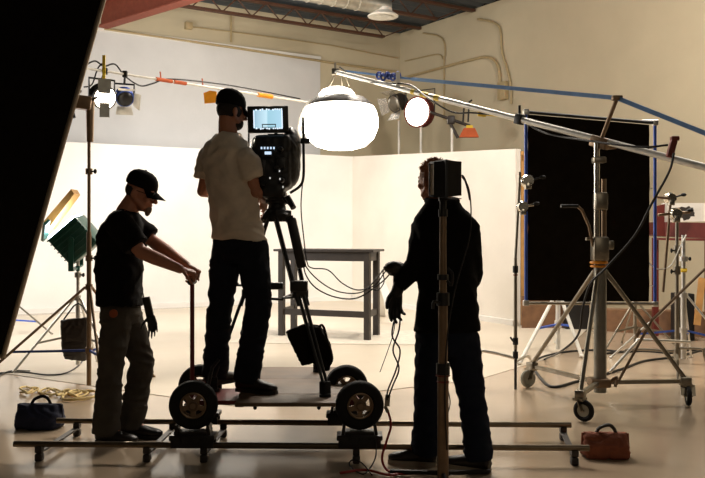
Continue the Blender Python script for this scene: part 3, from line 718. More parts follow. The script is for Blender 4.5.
for q, pts in enumerate([[(394,275),(394,285),(396,310),(392,335),(400,350),(396,370),(388,390),(387,400)], [(399,275),(398,288),(400,312),(399,330),(393,350),(399,368),(393,385),(388,398)]]):
    cable([P(x, y, 5.08-.0006*(y-270)) for x, y in pts], .005, 'twisted pair of black cables hanging down from the gloved hand', group='twisted cables below the gloved hand')
cable([P(397,300,5.02), P(394,330,5.05), P(388,350,5.15), P(380,372,5.3)], .0025, 'single thin black wire slanting from the gloved hand towards the dolly')
k = MB(); k.bar(P(388,394,5.02), P(387,406,5.02), .03, .025, bev=.004); k.bar(P(385,406,5.02), P(388,412,5.02), .02, .02); tag(k.build('cable_connector', M['steel']), 'metal cable connector joining the hanging cables beside the front wheel', 'connector')
cable([P(388,411,5.02), P(391,425,5.0), P(387,440,4.95), P(382,458,4.9), FL(387,470,.012), FL(400,474,.012), FL(420,473,.012)], .007, 'dark red cable dropping past the wheel and lying on the floor', 'redcable')
cable([FL(340,473,.012), FL(365,470,.012), FL(390,475,.012), FL(410,471,.012), FL(430,474,.012)], .008, 'red cable lying flat on the floor by the left shoe of the jacketed man', 'redcable')
cable([P(375,437,5.0), P(376,455,4.95), P(370,468,4.9), FL(362,474,.012), FL(350,466,.012), P(352,460,4.95), P(362,463,4.9), FL(372,475,.012)], .004, 'thin black wire looping under the front track truck')
cable([P(462,177,4.72), P(467,184,4.72), P(470,195,4.74), P(471,215,4.74), P(469,240,4.72), P(455,290,4.66), P(447,340,4.64), P(445,400,4.64), P(447,450,4.64)], .004, 'black cable curving down from the back of the hooded monitor')
cable([P(462,175,4.72), P(465,180,4.72), P(468,190,4.72), P(470,200,4.74)], .006, 'short thicker black lead behind the hooded monitor')
cable([P(449,385,4.9)+V(0,.25,0), P(450,400,5.1), P(447,415,5.2), P(440,428,5.3), FL(432,437,.02)], .0035, 'thin wire hanging between the legs of the jacketed man')

# controller box held by the right man
cb = P(395.5,268,5.06)
rt = thing('remote_controller', 'black domed controller box held above the gloved hand, cables attached', 'controller', cb-V(0,0,.05))
k = MB(); k.loft([(cb+V(0,0,-.045),V(1,0,0),V(0,1,0),.03,.03),(cb+V(0,0,-.02),V(1,0,0),V(0,1,0),.062,.05),(cb+V(0,0,.005),V(1,0,0),V(0,1,0),.075,.06),(cb+V(-.005,0,.03),V(1,0,0),V(0,1,0),.045,.045),(cb+V(-.005,0,.04),V(1,0,0),V(0,1,0),.02,.03)], 20); k.build('housing', M['plastic'], rt, vox=.007, wrinkle=.003, wf=20)
k = MB(); k.cone(cb+V(-.0,0,-.02), P(396,292,5.06), .006); k.build('grip_rod', M['black'], rt)

# monitor stand in front of right man
mb_ = V((443-CX)*4.68/F, 4.68, 0)
st = thing('monitor_stand', 'tall brown metal stand with the hooded monitor on top, in front of the jacketed man', 'light stand', mb_)
k = MB(); k.cone(mb_+V(0,0,.02), mb_+V(0,0,.62), .031); k.cone(mb_+V(0,0,.62), mb_+V(0,0,1.0), .026, n=14); k.build('lower_pole', M['brownsteel'], st)
k = MB(); k.cone(mb_+V(0,0,1.0), mb_+V(0,0,1.48), .021, .018); k.build('upper_pole', M['brownsteel'], st)
k = MB()
for z, hh, rr in ((.62,.06,.038),(1.0,.07,.035),(1.12,.03,.03),(1.47,.04,.026)): k.cone(mb_+V(0,0,z-hh/2), mb_+V(0,0,z+hh/2), rr)
build_each(k, 'collar', M['black'], st)
k = MB(); k.cone(mb_+V(0,0,.58), mb_+V(0,0,.585), .04); k.torus(mb_+V(0,0,.55), V(0,0,1), .029, .006, 20, 6); k.build('red_tape', M['tape'], st)
k = MB(); k.tube([mb_+V(.02,-.03,1.1), mb_+V(.04,-.05,1.08), mb_+V(.045,-.05,1.14), mb_+V(.02,-.04,1.17)], .009, 8, 3); k.build('knob', M['black'], st)
k = MB(); k.tube([mb_+V(-.02,-.03,.98), mb_+V(-.055,-.05,.99), mb_+V(-.06,-.05,.95)], .009, 8, 3); k.build('knob', M['black'], st)
for a in (30, 150, 270):
    d = V(math.cos(R(a)), math.sin(R(a)), 0)
    k = MB(); k.tube([mb_+V(0,0,.05), mb_+d*.09+V(0,0,.04), mb_+d*.32+V(0,0,.015)], .014, 8, 3); k.build('leg', M['black'], st)
# hooded monitor
hb = P(446,179,4.62)
hm = thing('hooded_monitor', 'small black video monitor with a grey sunshade hood on the metal stand', 'monitor', hb-V(0,0,.11))
ZZ = V(0,0,1)
c_mid0 = P(446.5,161,4.55); 
def quad(k, px0, px1, y0a, y1a, y0b, y1b, da, db, th):
    pts = [P(px0,y0a,da), P(px1,y0b,db), P(px1,y1b,db), P(px0,y1a,da)]
    n_ = (pts[1]-pts[0]).cross(pts[3]-pts[0]).normalized(); n_ = n_ if n_.y > 0 else -n_
    k.prism(pts, n_*th)
k = MB(); quad(k, 447, 461.5, 160.5, 197, 161.5, 195.5, 4.55, 4.62, .10); k.build('monitor_case', M['black'], hm, smooth=False)
k = MB(); quad(k, 430, 446.6, 163, 196, 160.5, 197, 4.72, 4.55, .004); ho = k.build('hood', M['hoodgray'], hm, smooth=False)
k = MB(); tl, tr, br, bl = P(430,163,4.72), P(446.6,160.5,4.55), P(446.6,197,4.55), P(430,196,4.72)
for a, b_ in ((tl,tr),(tr,br),(br,bl),(bl,tl)): k.bar(a, b_, .012, .01, up=V(0,1,0))
bk = V(.1,.16,0)
k.prism([tl, tr, tr+bk, tl+bk], V(0,0,.005)); k.prism([bl, br, br+bk, bl+bk], V(0,0,-.005)); k.build('hood_frame', M['black'], hm, smooth=False)
k = MB(); k.cone(mb_+V(0,0,1.47), V(mb_.x,mb_.y,hb.z-.085), .018); k.box(V(mb_.x,mb_.y,hb.z-.1), (.045,.05,.03)); k.build('mount', M['black'], hm)

# ------------------------------------------------------------------ weight bags
def saddlebag(lab, c, w, h_, dep, m, rot=0, seed=0):
    x = V(math.cos(R(rot)), math.sin(R(rot)), 0); y = V(-x.y, x.x, 0)
    r_ = thing('sandbag', lab, 'sandbag', c)
    k = MB()
    k.loft([(c+V(0,0,.006),x,y,w*.49,dep*.5),(c+V(0,0,h_*.2),x,y,w*.51,dep*.56),(c+V(0,0,h_*.55),x,y,w*.48,dep*.5),(c+V(0,0,h_*.85),x,y,w*.47,dep*.28),(c+V(0,0,h_),x,y,w*.46,dep*.14)], 30, 3.5)
    o = k.build('bag_body', M[m], r_, vox=.009, sm=3, wrinkle=.008, wf=13, seed=seed)
    mn = min(v.co.z for v in o.data.vertices)
    for v in o.data.vertices:
        if v.co.z < .006: v.co.z = .002
    k = MB()
    for s_ in (-1,1): k.bar(c+x*s_*w*.47+V(0,0,h_*.15), c+x*s_*w*.45+V(0,0,h_*.99), .03, .012, up=y)
    k.bar(c-x*w*.46+V(0,0,h_*.98), c+x*w*.46+V(0,0,h_*.98), .02, .014); k.build('seam', M[m], r_)
    k = MB(); k.tube([c-x*w*.2+V(0,0,h_*.95), c-x*w*.12+V(0,0,h_*1.2), c+V(0,0,h_*1.33)+x*.02, c+x*w*.18+V(0,0,h_*1.2), c+x*w*.24+V(0,0,h_*.95)], .011, 8, 5); k.build('handle', M['blackcloth'] if m == 'navy' else M['darkwood'], r_)
    return r_
saddlebag('navy blue sandbag with black loop handle at the left end of the track', FL(36,430)+V(0,.08,0), .325, .165, .2, 'navy', -3, 1)
saddlebag('rust orange sandbag with handle at the right end of the track', FL(609,460)+V(0,.08,0), .28, .145, .17, 'orangebag', -4, 3)

# ------------------------------------------------------------------ big black flag at left
fd = 7.3
fb, fdir = P(3,357,fd), (P(58.5,160,fd+.0)-P(3,357,fd)).normalized()
ft_ = fb+fdir*3.7; side = V(-fdir.z, 0, fdir.x)
side = side if side.x < 0 else -side
fbL, ftL = fb+side*3.5, ft_+side*3.5
rt = thing('overhead_flag', 'huge tilted black cloth flag in a metal frame filling the left edge', 'flag', fb)
k = MB()
for a, b_ in ((fb,ft_),(ft_,ftL),(ftL,fbL),(fbL,fb)): k.cone(a, b_, .021)
k.build('frame', M['frametube'], rt)
k = MB(); i_ = .018; n_ = V(0,1,0)
k.prism([fb+side*i_+fdir*.02-n_*.012, ft_+side*i_-n_*.012, ftL-n_*.012, fbL+fdir*.04-n_*.012], V(0,.012,0)); k.build('cloth', M['blackcloth'], rt, smooth=False)
# its stand
sb = V((89-CX)*7.42/F, 7.42, 0)
s1 = stand('flag_stand', 'tall brown light stand holding the edge of the huge tilted flag', 'light stand', sb, 2.5, 'brownsteel', .0165, ((188,1.02),(300,.5),(60,.8)), .9, .35, (1.15,1.9), brace='bluedark')
hd = P(80,103,7.4)
r_ = thing('flag_clamp', 'brown metal clamp joining the big flag frame to its stand', 'clamp', hd)
k = MB(); k.bar(P(70,101,7.38), P(92,104,7.4), .09, .12, bev=.015); k.cone(P(90,98,7.42), P(90,142,7.42), .04, .03); k.build('clamp_body', M['brownsteel'], r_)
k = MB(); k.tube([P(74,98,7.32), P(76,90,7.32), P(81,92,7.32)], .014, 8, 3); k.tube([P(66,108,7.32), P(72,112,7.32), P(74,118,7.32)], .016, 8, 3); k.cone(P(92,100,7.4), P(97,97,7.38), .012); k.build('clamp_handle', M['black'], r_)

# ------------------------------------------------------------------ green lamp
gl = P(76,238,8.6)
sg = stand('lamp_stand', 'chrome stand with spread white legs carrying the green lamp', 'light stand', V(gl.x+.02,gl.y,0), 1.2, 'alu', .018, ((200,.6),(330,.5),(85,.5)), .72, .35, (.95,))
ga = V(-.64,-.12,.75).normalized(); gw = V(.75,0,.66); gw = (gw-ga*gw.dot(ga)).normalized(); gh = ga.cross(gw)
lamp = thing('green_studio_lamp', 'large green box lamp glowing towards upper left on a chrome stand', 'studio lamp', gl-V(0,0,.25))
k = MB(); k.box(gl-ga*.02, (.34,.36,.38), x=ga, y=gw, bev=.02)
for i in range(7): k.box(gl-ga*(.16-i*.05)-gh*.195, (.012,.34,.02), x=ga, y=gw); k.box(gl-ga*(.16-i*.05)-gw*.185, (.012,.02,.34), x=ga, y=gw)
k.build('housing', M['green'], lamp)
k = MB(); k.box(gl+ga*.155, (.03,.33,.35), x=ga, y=gw, bev=.01); k.build('lens', M['lensgreen'], lamp)
k = MB()
for s_ in (-1,1): k.bar(gl+gh*s_*.21+ga*0, gl+gh*s_*.21+V(0,0,-.3), .05, .012, up=gh)
k.bar(gl-gh*.21+V(0,0,-.3), gl+gh*.21+V(0,0,-.3), .05, .015); k.cone(V(gl.x+.02,gl.y,gl.z-.33), V(gl.x+.02,gl.y,gl.z-.28), .02); k.cone(gl-gh*.225, gl+gh*.225, .03); k.build('yoke', M['green'], lamp)
k = MB(); c_ = gl+ga*.3-gw*.03

k.prism([P(38,228,8.55), P(71,189,8.55), P(74,194,8.55), P(48,229,8.55)], V(0,.2,0)); k.build('reflector_board', M['goldboard'], lamp, smooth=False)
k = MB(); k.bar(P(43,233,8.45), P(48,228,8.5), .03, .3, up=V(0,1,0)); k.build('board_hinge', M['green'], lamp, smooth=False)
k = MB(); c_ = P(76,338,8.35)
r_ = thing('weight_bag', 'dark brown square bag hanging from the lamp stand behind the man at left', 'bag', c_-V(0,0,.22))
k.loft([(c_+V(-.0,0,-.21),V(1,0,-.08),V(0,1,0),.105,.06),(c_+V(0,0,-.1),V(1,0,-.08),V(0,1,0),.13,.075),(c_+V(0,0,.1),V(1,0,-.08),V(0,1,0),.145,.05),(c_+V(0,0,.19),V(1,0,.1),V(0,1,0),.15,.03)], 24, 4); k.build('bag_body', M['darkwood'], r_, vox=.01, wrinkle=.006, wf=12)
k = MB(); k.tube([c_+V(-.12,0,.18), c_+V(.02,0,.34), c_+V(.13,0,.2)], .008, 8, 3); k.build('strap', M['black'], r_)
# stand far behind the flag
stand('background_stand', 'distant thin stand with blue brace partly hidden by the huge black flag', 'light stand', V(-4.62,11.6,0), 2.0, 'steel', .014, ((0,.55),(120,.5),(240,.5)), .45, .2, (.8,), brace='bluetube')
# rope pile
k = MB(); rp = []
cc = FL(62,391,.015)
pts = []
for i in range(34):
    t = i/33; x = 20+68*t+5*math.sin(i*2.1); y = 389.5+1.5*t*3+3.2*math.sin(i*1.3+1); pts.append(FL(x, y, .012+.012*(i%3)))
k.tube(pts, .009, 8, 4)
k.tube([FL(80,396,.015)+V(math.cos(a*.5)*.13, math.sin(a*.5)*.2, .004*(a%4)) for a in range(0,40)], .009, 8, 2)
tag(k.build('rope', M['rope']), 'straw coloured rope in a loose tangle on the floor behind the navy sandbag', 'rope')
cable([FL(-10,374,.008), FL(20,372,.008), FL(48,375,.008), FL(66,373,.008), FL(80,364,.008), FL(88,350,.008)], .008, 'black cable curving across the floor under the flag stand legs')
cable([FL(-10,380,.008), FL(10,371,.008), FL(30,371,.008)], .006, 'short black cable end on the floor at far left')

# ------------------------------------------------------------------ overhead pipe with hanging lamps
pl, pr = P(62,64.5,8.72), P(332,106,11.65)
for v in (pl, pr): pass
def pp(px):                                # point of the pipe seen in column px
    lo, hi = 0.0, 1.0
    for _ in range(40):
        m_ = (lo+hi)/2; q = pl.lerp(pr, m_)
        if CX+q.x/q.y*F < px: lo = m_
        else: hi = m_
    return pl.lerp(pr, lo)
r_ = thing('lighting_pipe', 'long thin horizontal pipe with taped joints carrying small lamps at upper left', 'pipe', pl)
k = MB(); k.cone(pl, pr, .0135); k.build('pipe', M['whitemetal'], r_)
for a, b_, m in ((156,172,'orange'),(174,186,'orange'),(258,272,'yellow')):
    k = MB(); k.cone(pp(a), pp(b_), .022 if m == 'orange' else .03); k.build('tape', M['orange'] if m == 'orange' else M['gold'], r_)
for a in (161, 203):
    k = MB(); k.cone(pp(a)+V(0,0,.0), pp(a)+V(-.01,0,.09), .008); k.build('tape_flag', M['orange'], r_)
cable([pp(84)+V(0,0,.02), pp(95)+V(0,0,.09), pp(104)+V(0,0,.05), pp(115)+V(0,0,.09), pp(125)+V(0,0,-.02), pp(140)+V(0,0,-.1), pp(152)+V(0,0,-.06), pp(168)+V(0,0,.02), pp(200)+V(0,0,.05), pp(240)+V(0,0,.06), pp(300)+V(0,0,.03)], .009, 'black power cable draped along the overhead pipe')
cable([pp(84)+V(0,0,-.2), pp(92)+V(0,0,-.16), pp(98)+V(0,0,.02), pp(105)+V(0,0,.1)], .008, 'thin black cable sagging below the overhead pipe at left')
def hlamp(name, lab, c, ax, R_, L_, m_house, lens=True, doors=True, hang=None, dm='foil', lm='lens'):
    r_ = thing(name, lab, 'studio lamp', c-V(0,0,R_)); ax = ax.normalized(); x, y, z = basis(ax)
    k = MB(); k.lathe([(R_*.4,-L_),(R_*.85,-L_*.8),(R_*.95,-L_*.1),(R_,0),(R_*.9,.0)], c, ax)
    for i in range(4): k.torus(c-ax*L_*(.2+.15*i), ax, R_*.94, .008, 24, 6)
    k.build('housing', M[m_house], r_)
    if lens:
        k = MB(); k.lathe([(R_*.88,.002),(R_*.8,.02),(R_*.5,.035),(.01,.04)], c, ax); k.build('lens', M[lm], r_)
    up_ = V(0,0,1); sd = up_.cross(ax).normalized()
    k = MB(); k.tube([c-sd*R_*1.08-ax*L_*.4, c-sd*R_*1.1+up_*R_*1.4-ax*L_*.4, c+sd*R_*1.1+up_*R_*1.4-ax*L_*.4, c+sd*R_*1.08-ax*L_*.4], .012, 8)
    if hang: k.cone(c+up_*R_*1.4-ax*L_*.4, hang, .012); k.box(hang, (.05,.05,.07), bev=.006)
    k.build('yoke', M['black'] if m_house != 'foil' else M['steel'], r_)
    if doors:
        dn = up_.cross(sd)
        tu = (up_-ax*up_.dot(ax)).normalized()
        for v in (tu, -tu, sd, -sd):
            w = tu if abs(v.dot(sd)) > .5 else sd
            o_ = c+v*R_*1.0; e_ = o_+(ax*.75+v*.6).normalized()*R_*1.0
            k = MB(); k.prism([o_-w*R_*.8, o_+w*R_*.8, e_+w*R_*1.0, e_-w*R_*1.0], ax.cross(w).normalized()*.004); k.build('barn_door', M[dm], r_, smooth=False)
    return r_
h1 = pp(105); c1_ = V(h1.x,h1.y,0); c1_.z = P(106,98,h1.y).z
hl1 = hlamp('hanging_lamp', 'lit lamp with black flaps hanging from the overhead pipe, left one of the pair', c1_, V(.45,-.55,-.25), .13, .22, 'plastic', True, False, V(h1.x,h1.y,h1.z), 'black')
for y_, w_ in ((86,.13),(110,.10)):
    k = MB(); k.box(P(104.5,y_,h1.y-.15), (w_,.01,.15), x=V(1,.3,0)); k.build('lamp_flap', M['gray'], hl1)
h2 = pp(125); c2_ = V(h2.x,h2.y,P(122,99,h2.y).z)
hlamp('hanging_lamp', 'small silver lamp with blue collar hanging right of the lit one on the pipe', c2_, V(.25,-.6,-.45), .095, .16, 'bluetube', True, True, V(h2.x,h2.y,h2.z), 'whitemetal', 'plastic')
g_ = pp(210); k = MB(); k.prism([P(203.5,93,g_.y-.02), P(210,90.5,g_.y-.02), P(216.5,91.5,g_.y-.02), P(217,102.5,g_.y-.02), P(204.5,103.5,g_.y-.02)], V(0,.015,0)); tag(k.build('gel_sheet', M['gold'], smooth=False), 'square amber gel sheet clipped to the overhead pipe', 'gel')
k = MB(); q = pp(105); k.bar(q+V(0,-.04,-.12), q+V(.0,-.04,.16), .03, .015, up=V(0,1,0)); tag(k.build('clip', M['yellow'], smooth=False), 'bright yellow clip on the pipe above the lit lamp', 'clip')

# ------------------------------------------------------------------ boom stand, boom, lantern
c_a, c_b, c_c = V(1.65,6.22,0), V(2.66,6.8,0), V(1.58,7.6,0); cc = V(1.975,6.87,0)
rs = thing('rolling_boom_stand', 'heavy grey three wheeled crank stand supporting the long boom', 'light stand', cc)
k = MB(); k.cone(cc+V(.01,0,.09), cc+V(.01,0,1.12), .05, n=20); k.build('column', M['pipe'], rs)
k = MB(); k.cone(cc+V(-.02,-.01,1.1), cc+V(-.02,-.01,2.09), .023, n=16); k.build('inner_tube', M['chrome'], rs)
k = MB(); k.cone(cc+V(.045,.02,1.1), cc+V(.045,.02,1.8), .02, n=16); k.build('rack_tube', M['brownsteel'], rs)
k = MB(); k.box(cc+V(0,-.02,1.24), (.12,.12,.19), bev=.012); k.box(cc+V(.01,-.01,1.62), (.1,.09,.14), bev=.012); k.box(cc+V(0,0,1.95), (.1,.09,.05), bev=.01); k.box(cc+V(.08,-.02,1.27), (.06,.06,.07), bev=.01); k.cone(cc+V(-.07,-.05,1.32), cc+V(-.12,-.06,1.32), .012); build_each(k, 'gearbox', M['steel'], rs)
k = MB(); k.torus(cc+V(0,0,1.13), V(0,0,1), .06, .012, 24, 8); k.torus(cc+V(0,0,1.1), V(0,0,1), .06, .009, 24, 8); k.build('yellow_band', M['gold'], rs)
k = MB(); e1 = P(589,226,6.8); e2 = P(582,210,6.8); e3 = P(561,206,6.75)
k.tube([cc+V(-.06,-.05,1.26), e1, e2, P(577,206,6.78)], .012, 8); k.build('crank', M['brownsteel'], rs); k = MB(); k.cone(P(578,206,6.78), e3, .014); k.build('crank_handle', M['black'], rs)
for c in (c_a, c_b, c_c):
    d = (c-cc).normalized(); crn = c+V(0,0,.19)-d*.02
    k = MB(); k.cone(cc+d*.05+V(0,0,1.06), crn+V(0,0,.02), .018); k.build('leg', M['steel'], rs)
    k = MB(); k.bar(cc+d*.03+V(0,0,.17), crn, .035, .03); k.box(crn, (.09,.07,.07), x=d, bev=.01); k.build('base_arm', M['steel'], rs)
    caster(rs, V(c.x,c.y,.16), {0:5.6, 1:4.5, 2:3.6}[[c_a,c_b,c_c].index(c)], wm='gray' if c is c_c else 'rubber')
k = MB(); k.box(cc+V(.0,-.0,.17), (.16,.16,.07), bev=.015); k.tube([cc+V(.05,-.05,.16), cc+V(.12,-.08,.22), cc+V(.1,-.1,.15)], .014, 8, 3); k.build('base_hub', M['brownsteel'], rs)
# boom
tip = V(-.19,9.5,3.16); piv = P(600,140,6.87); bd = (piv-tip).normalized(); bend = tip+bd*((piv-tip).length*1.48)
bo = thing('lighting_boom', 'long silver boom arm with blue straps crossing from the lantern to the right edge', 'boom arm', piv)
k = MB(); k.cone(tip, tip.lerp(piv,.55), .025, n=14); k.cone(tip.lerp(piv,.5), bend, .027, n=14); k.build('arm', M['boompaint'], bo)
kp = P(617,98,6.7)
k = MB(); k.cone(piv+V(.0,0,-.02), kp, .017); k.box(kp, (.08,.05,.04), bev=.008); k.box(piv+V(0,0,-.02), (.16,.07,.09), x=bd, bev=.012); k.cone(piv+V(.06,0,-.06), piv+V(.13,0,-.05), .02); k.build('king_post', M['brownsteel'], bo)
st1 = P(383,76,9.05); st0 = tip+V(.02,0,.03)
k = MB(); k.bar(kp, P(412,79,8.8), .012, .035); k.bar(P(412,79,8.8), P(345,71,9.45), .01, .022); k.bar(kp, bend+V(0,0,.12), .012, .035); k.build('strap', M['bluestrap'], bo)
k = MB(); 
for i, x_ in enumerate((379,383,388,393,398)): k.torus(P(x_,75.5+(i%2)*1.5,9.05-i*.04), V(.6,-.6,.2*(i%3-1)), .034, .012, 16, 6)
k.box(P(389,75.5,8.95), (.12,.03,.04), x=V(-.6,.75,.12), bev=.008); k.build('ratchet', M['bluedark'], bo)
k = MB()
for t in (.30,): 
    q = tip.lerp(piv, t); k.bar(q-V(0,0,.01), q+V(0,0,.16), .04, .04)
k.build('strap_post', M['alu'], bo)
for a, b_ in ((.40,.43),(.455,.475),(.36,.375)):
    k = MB(); k.cone(tip.lerp(piv,a), tip.lerp(piv,b_), .028); k.build('tape', M['yellow'], bo)
k = MB(); q = P(680,143,6.3)
bc = P(672,148,6.35); k.bar(bc+V(-.02,0,-.07), bc+V(.015,0,.06), .05, .045, bev=.01); k.box(bc+V(.02,0,.07), (.06,.05,.035), bev=.008); k.build('clamp', M['tape'], bo)
k = MB(); q = tip.lerp(piv,.76); k.box(q, (.07,.07,.09), x=bd, bev=.008); k.cone(q, q+V(.0,0,.12), .012); k.build('clamp', M['black'], bo)
bp_ = [tip+V(.3,0,.02), P(420,97,8.4), P(450,108,8.1), P(480,118,7.8), P(520,122,7.5), P(560,138,7.2), P(600,143,6.7), P(640,145,6.4), P(678,145,6.25)]
cable([tip+V(0.05,0,.05), P(360,80,9.2), P(385,83,8.8), P(410,85,8.6), P(428,98,8.3), P(452,112,8.1), P(475,113,7.9), P(515,118,7.6), P(545,133,7.3), P(590,141,6.8), P(640,147,6.4), P(668,145,6.3)], .008, 'black power cable slung along the boom arm')
cable([P(674,153,6.3), P(669,172,6.3), P(651,205,6.3), P(635,235,6.35), P(607,267,6.45), P(591,283,6.55), P(583,307,6.65), P(578,335,6.8), P(560,352,7.3), FL(545,359,.01), FL(528,368,.01)], .009, 'thick black cable hanging in a curve from the boom clamp to the floor')
k = MB(); q = P(493,115,7.85); k.cone(P(478,113,7.9), P(486,114,7.9), .03); k.cone(P(486,114,7.9), P(500,116,7.85), .015, .01); tag(k.build('cable_plug', M['yellow']), 'yellow and black cable plug hanging below the boom arm', 'plug')
# lantern
lc = P(340.5,124,9.5)
ln = thing('lantern_light', 'huge glowing round fabric lantern hanging from the tip of the boom', 'lantern', lc-V(0,0,.3))
k = MB(); k.lathe([(.05,-.285),(.16,-.28),(.28,-.245),(.37,-.16),(.415,-.05),(.42,.05),(.40,.14),(.37,.19),(.33,.205)], lc, V(0,0,1), 40); k.build('diffuser', M['glow'], ln)
k = MB(); k.lathe([(.34,.205),(.36,.2),(.345,.225),(.27,.29),(.2,.305)], lc, V(0,0,1), 40)
k.build('skirt', M['darkwood'], ln)
k = MB(); k.lathe([(.21,.29),(.2,.33),(.165,.375),(.09,.405),(.02,.415)], lc+V(-.04,0,.0), V(0,0,1), 30); k.build('top_bulb', M['glow'], ln)
k = MB(); tq = tip+V(.02,0,0)
for dx in (-.12,.02,.1): k.cone(lc+V(dx,0,.42), tip+V(.06+dx*.4,-.05,-.02), .006, n=6)
k.box(tip+V(0,0,.0), (.08,.06,.07), bev=.01); k.cone(tip, tip+V(0,0,.1), .012); k.build('hanger', M['steel'], ln)
cable([P(312,100,9.6), P(305,108,9.6), P(301,118,9.6), P(299,130,9.6), P(303,140,9.6)], .02, 'bright bundled cord dropping beside the left edge of the lantern', 'whitemetal')

# ------------------------------------------------------------------ lamps behind the low wall
def postpole(px, ptop, d, m='whitemetal'):
    return V((px-CX)*d/F, d, 0), CH-(ptop-HY)*d/F
for px, pt, d, lab in ((399,120,18.2,'pale stand behind the low wall, under the silver lamp'), (421,118,17.4,'thin pale stand behind the low wall, under the lit lamp'), (452,128,16.2,'pale stand behind the low wall holding the orange bag arm')):
    b_, zt_ = postpole(px, pt, d)
    b_ = b_+V(.35,.1,0)*0
    fst = stand('far_light_stand', lab, 'light stand', b_, zt_, 'whitemetal', .028, ((20,.4),(90,.35),(200,.3)), .7, .3, (2.2,))
hlamp('fresnel_lamp', 'unlit silver lamp with open flaps above the low wall', P(394,104,18.2), V(-.75,-.6,-.35), .19, .34, 'darkwood', True, True, None, 'foil', 'steel')
hlamp('fresnel_lamp', 'brightly lit lamp facing left, above the low white wall', P(417,112,17.4), V(-.62,-.78,-.05), .32, .3, 'maroon', True, False, None)
r_ = fst
k = MB(); k.cone(P(430,112,16.2), P(470,126,16.2), .03); k.box(P(451,120,16.2), (.14,.1,.16), bev=.02); k.cone(P(450,123,16.2), P(458,138,16.2), .03); k.build('extension_arm', M['darkwood'], r_)
k = MB()
for x in (463,468): k.tube([P(x,122,16.1), P(x+1,106,16.1), P(x+9,100+ (x-463),16.1)], .018)
k.build('hook', M['black'], r_)
r_ = thing('orange_bag', 'small orange cloth bag hanging from a metal arm above the low wall', 'bag', P(469,137,16.15))
k = MB(); k.prism([P(459.5,137,16.1), P(479,137,16.1), P(475,128,16.1), P(464,128,16.1)], V(0,.12,0)); k.build('bag_body', M['orange'], r_, smooth=False)
k = MB(); k.box(P(469.5,127,16.15), (.12,.06,.06)); k.build('bag_top', M['yellow'], r_)

# ------------------------------------------------------------------ table
def table():
    fl, fr, rr, rl = V(-.945,11.45,0), V(.19,10.95,0), V(.32,11.5,0), V(-.82,12.0,0)
    ztop = CH-(249.6-HY)*11.0/F; ex = (fr-fl).normalized(); ey = (rl-fl).normalized()
    root = thing('work_table', 'tall dark wooden table standing alone on the white studio floor', 'table', (fl+rr)/2)
    k = MB(); k.prism([fl-ex*.1-ey*.08+V(0,0,ztop-.03), fr+ex*.1-ey*.08+V(0,0,ztop-.03), rr+ex*.1+ey*.08+V(0,0,ztop-.03), rl-ex*.1+ey*.08+V(0,0,ztop-.03)], V(0,0,.03)); k.build('table_top', M['darkwood'], root, smooth=False)
    for c in (fl,fr,rr,rl):
        k = MB(); k.box(c+V(0,0,(ztop-.03)/2), (.075,.075,ztop-.03), x=ex, bev=.004); k.build('leg', M['darkwood'], root, smooth=False)
    k = MB()
    for a, b_ in ((fl,fr),(rl,rr),(fl,rl),(fr,rr)): k.bar(a+V(0,0,ztop-.09), b_+V(0,0,ztop-.09), .03, .12)
    k.build('apron', M['darkwood'], root, smooth=False)
    k = MB(); zz = .33
    k.bar(fl+V(0,0,zz), fr+V(0,0,zz), .035, .08); k.bar(fl+V(0,0,zz), rl+V(0,0,zz), .035, .08); k.bar(fr+V(0,0,zz), rr+V(0,0,zz), .035, .08); k.build('stretcher', M['darkwood'], root, smooth=False)
table()
k = MB(); k.prism([FL(228,343,.006), FL(430,345,.006), FL(418,331,.006), FL(262,329,.006)], V(0,0,.004)); tag(k.build('floor_sheet', mat('sheet_fabric', (218,208,192), .6), smooth=False), 'white sheet spread on the floor under the dark table', 'floor sheet')
k = MB(); k.prism([P(374,270,13.0), P(379,268,13.0), P(403,322,12.8), P(392,324,12.8)], V(0,.05,0))
k.prism([P(374,270,13.05), P(379,268,13.05), P(386,318,14.2), P(378,318,14.2)], V(0,.04,0)); tag(k.build('white_easel', M['flat'], smooth=False), 'white leaning board stand right of the dark table', 'stand')

# ------------------------------------------------------------------ black flag frame at right
tl, tr, br, bl = P(526,112,7.6), P(655,123,8.0), P(655,304,8.0), P(526,303,7.6)
n_ = (tr-tl).cross(bl-tl).normalized(); n_ = n_ if n_.y < 0 else -n_
fr_ = thing('framed_flag', 'upright rectangular black cloth flag in a blue sided frame behind the boom stand', 'flag', bl.lerp(br,.5))
k = MB()
nu, nv = 14, 18; g = [[None]*(nv+1) for _ in range(nu+1)]
L0, R0 = .012, .955
for i in range(nu+1):
    for j in range(nv+1):
        u = L0+(R0-L0)*i/nu; v = .012+.975*j/nv
        if i in (0,nu): u += .002*math.sin(j*2.4)
        p = tl.lerp(tr,u).lerp(bl.lerp(br,u),v); p += n_*(.012*noise.noise(Vector((u*5,v*4,3.3))))
        g[i][j] = k.b.verts.new(p)
for i in range(nu):
    for j in range(nv): k.b.faces.new((g[i][j], g[i+1][j], g[i+1][j+1], g[i][j+1]))
bmesh.ops.solidify(k.b, geom=k.b.faces[:], thickness=.006)
k.build('cloth', M['flagcloth'], fr_)
for a, b_, m in ((tl,bl,'bluetube'),(tr,br,'bluetube'),(tl,tr,'black'),(bl,br,'steel')):
    k = MB(); k.cone(a, b_, .015); k.build('frame_tube', M[m], fr_)
k = MB()
for t in (.14,.36,.62,.9): k.cone(tr.lerp(br,t)+V(-.08,0,.0), tr.lerp(br,t), .004, n=6)
for q in (tl,tr,bl,br): k.box(q, (.05,.05,.05), bev=.006); 
k.cone(tr+V(-.12,0,.02), tr+V(.03,0,.02), .012); build_each(k, 'corner_fitting', M['alu'], fr_)
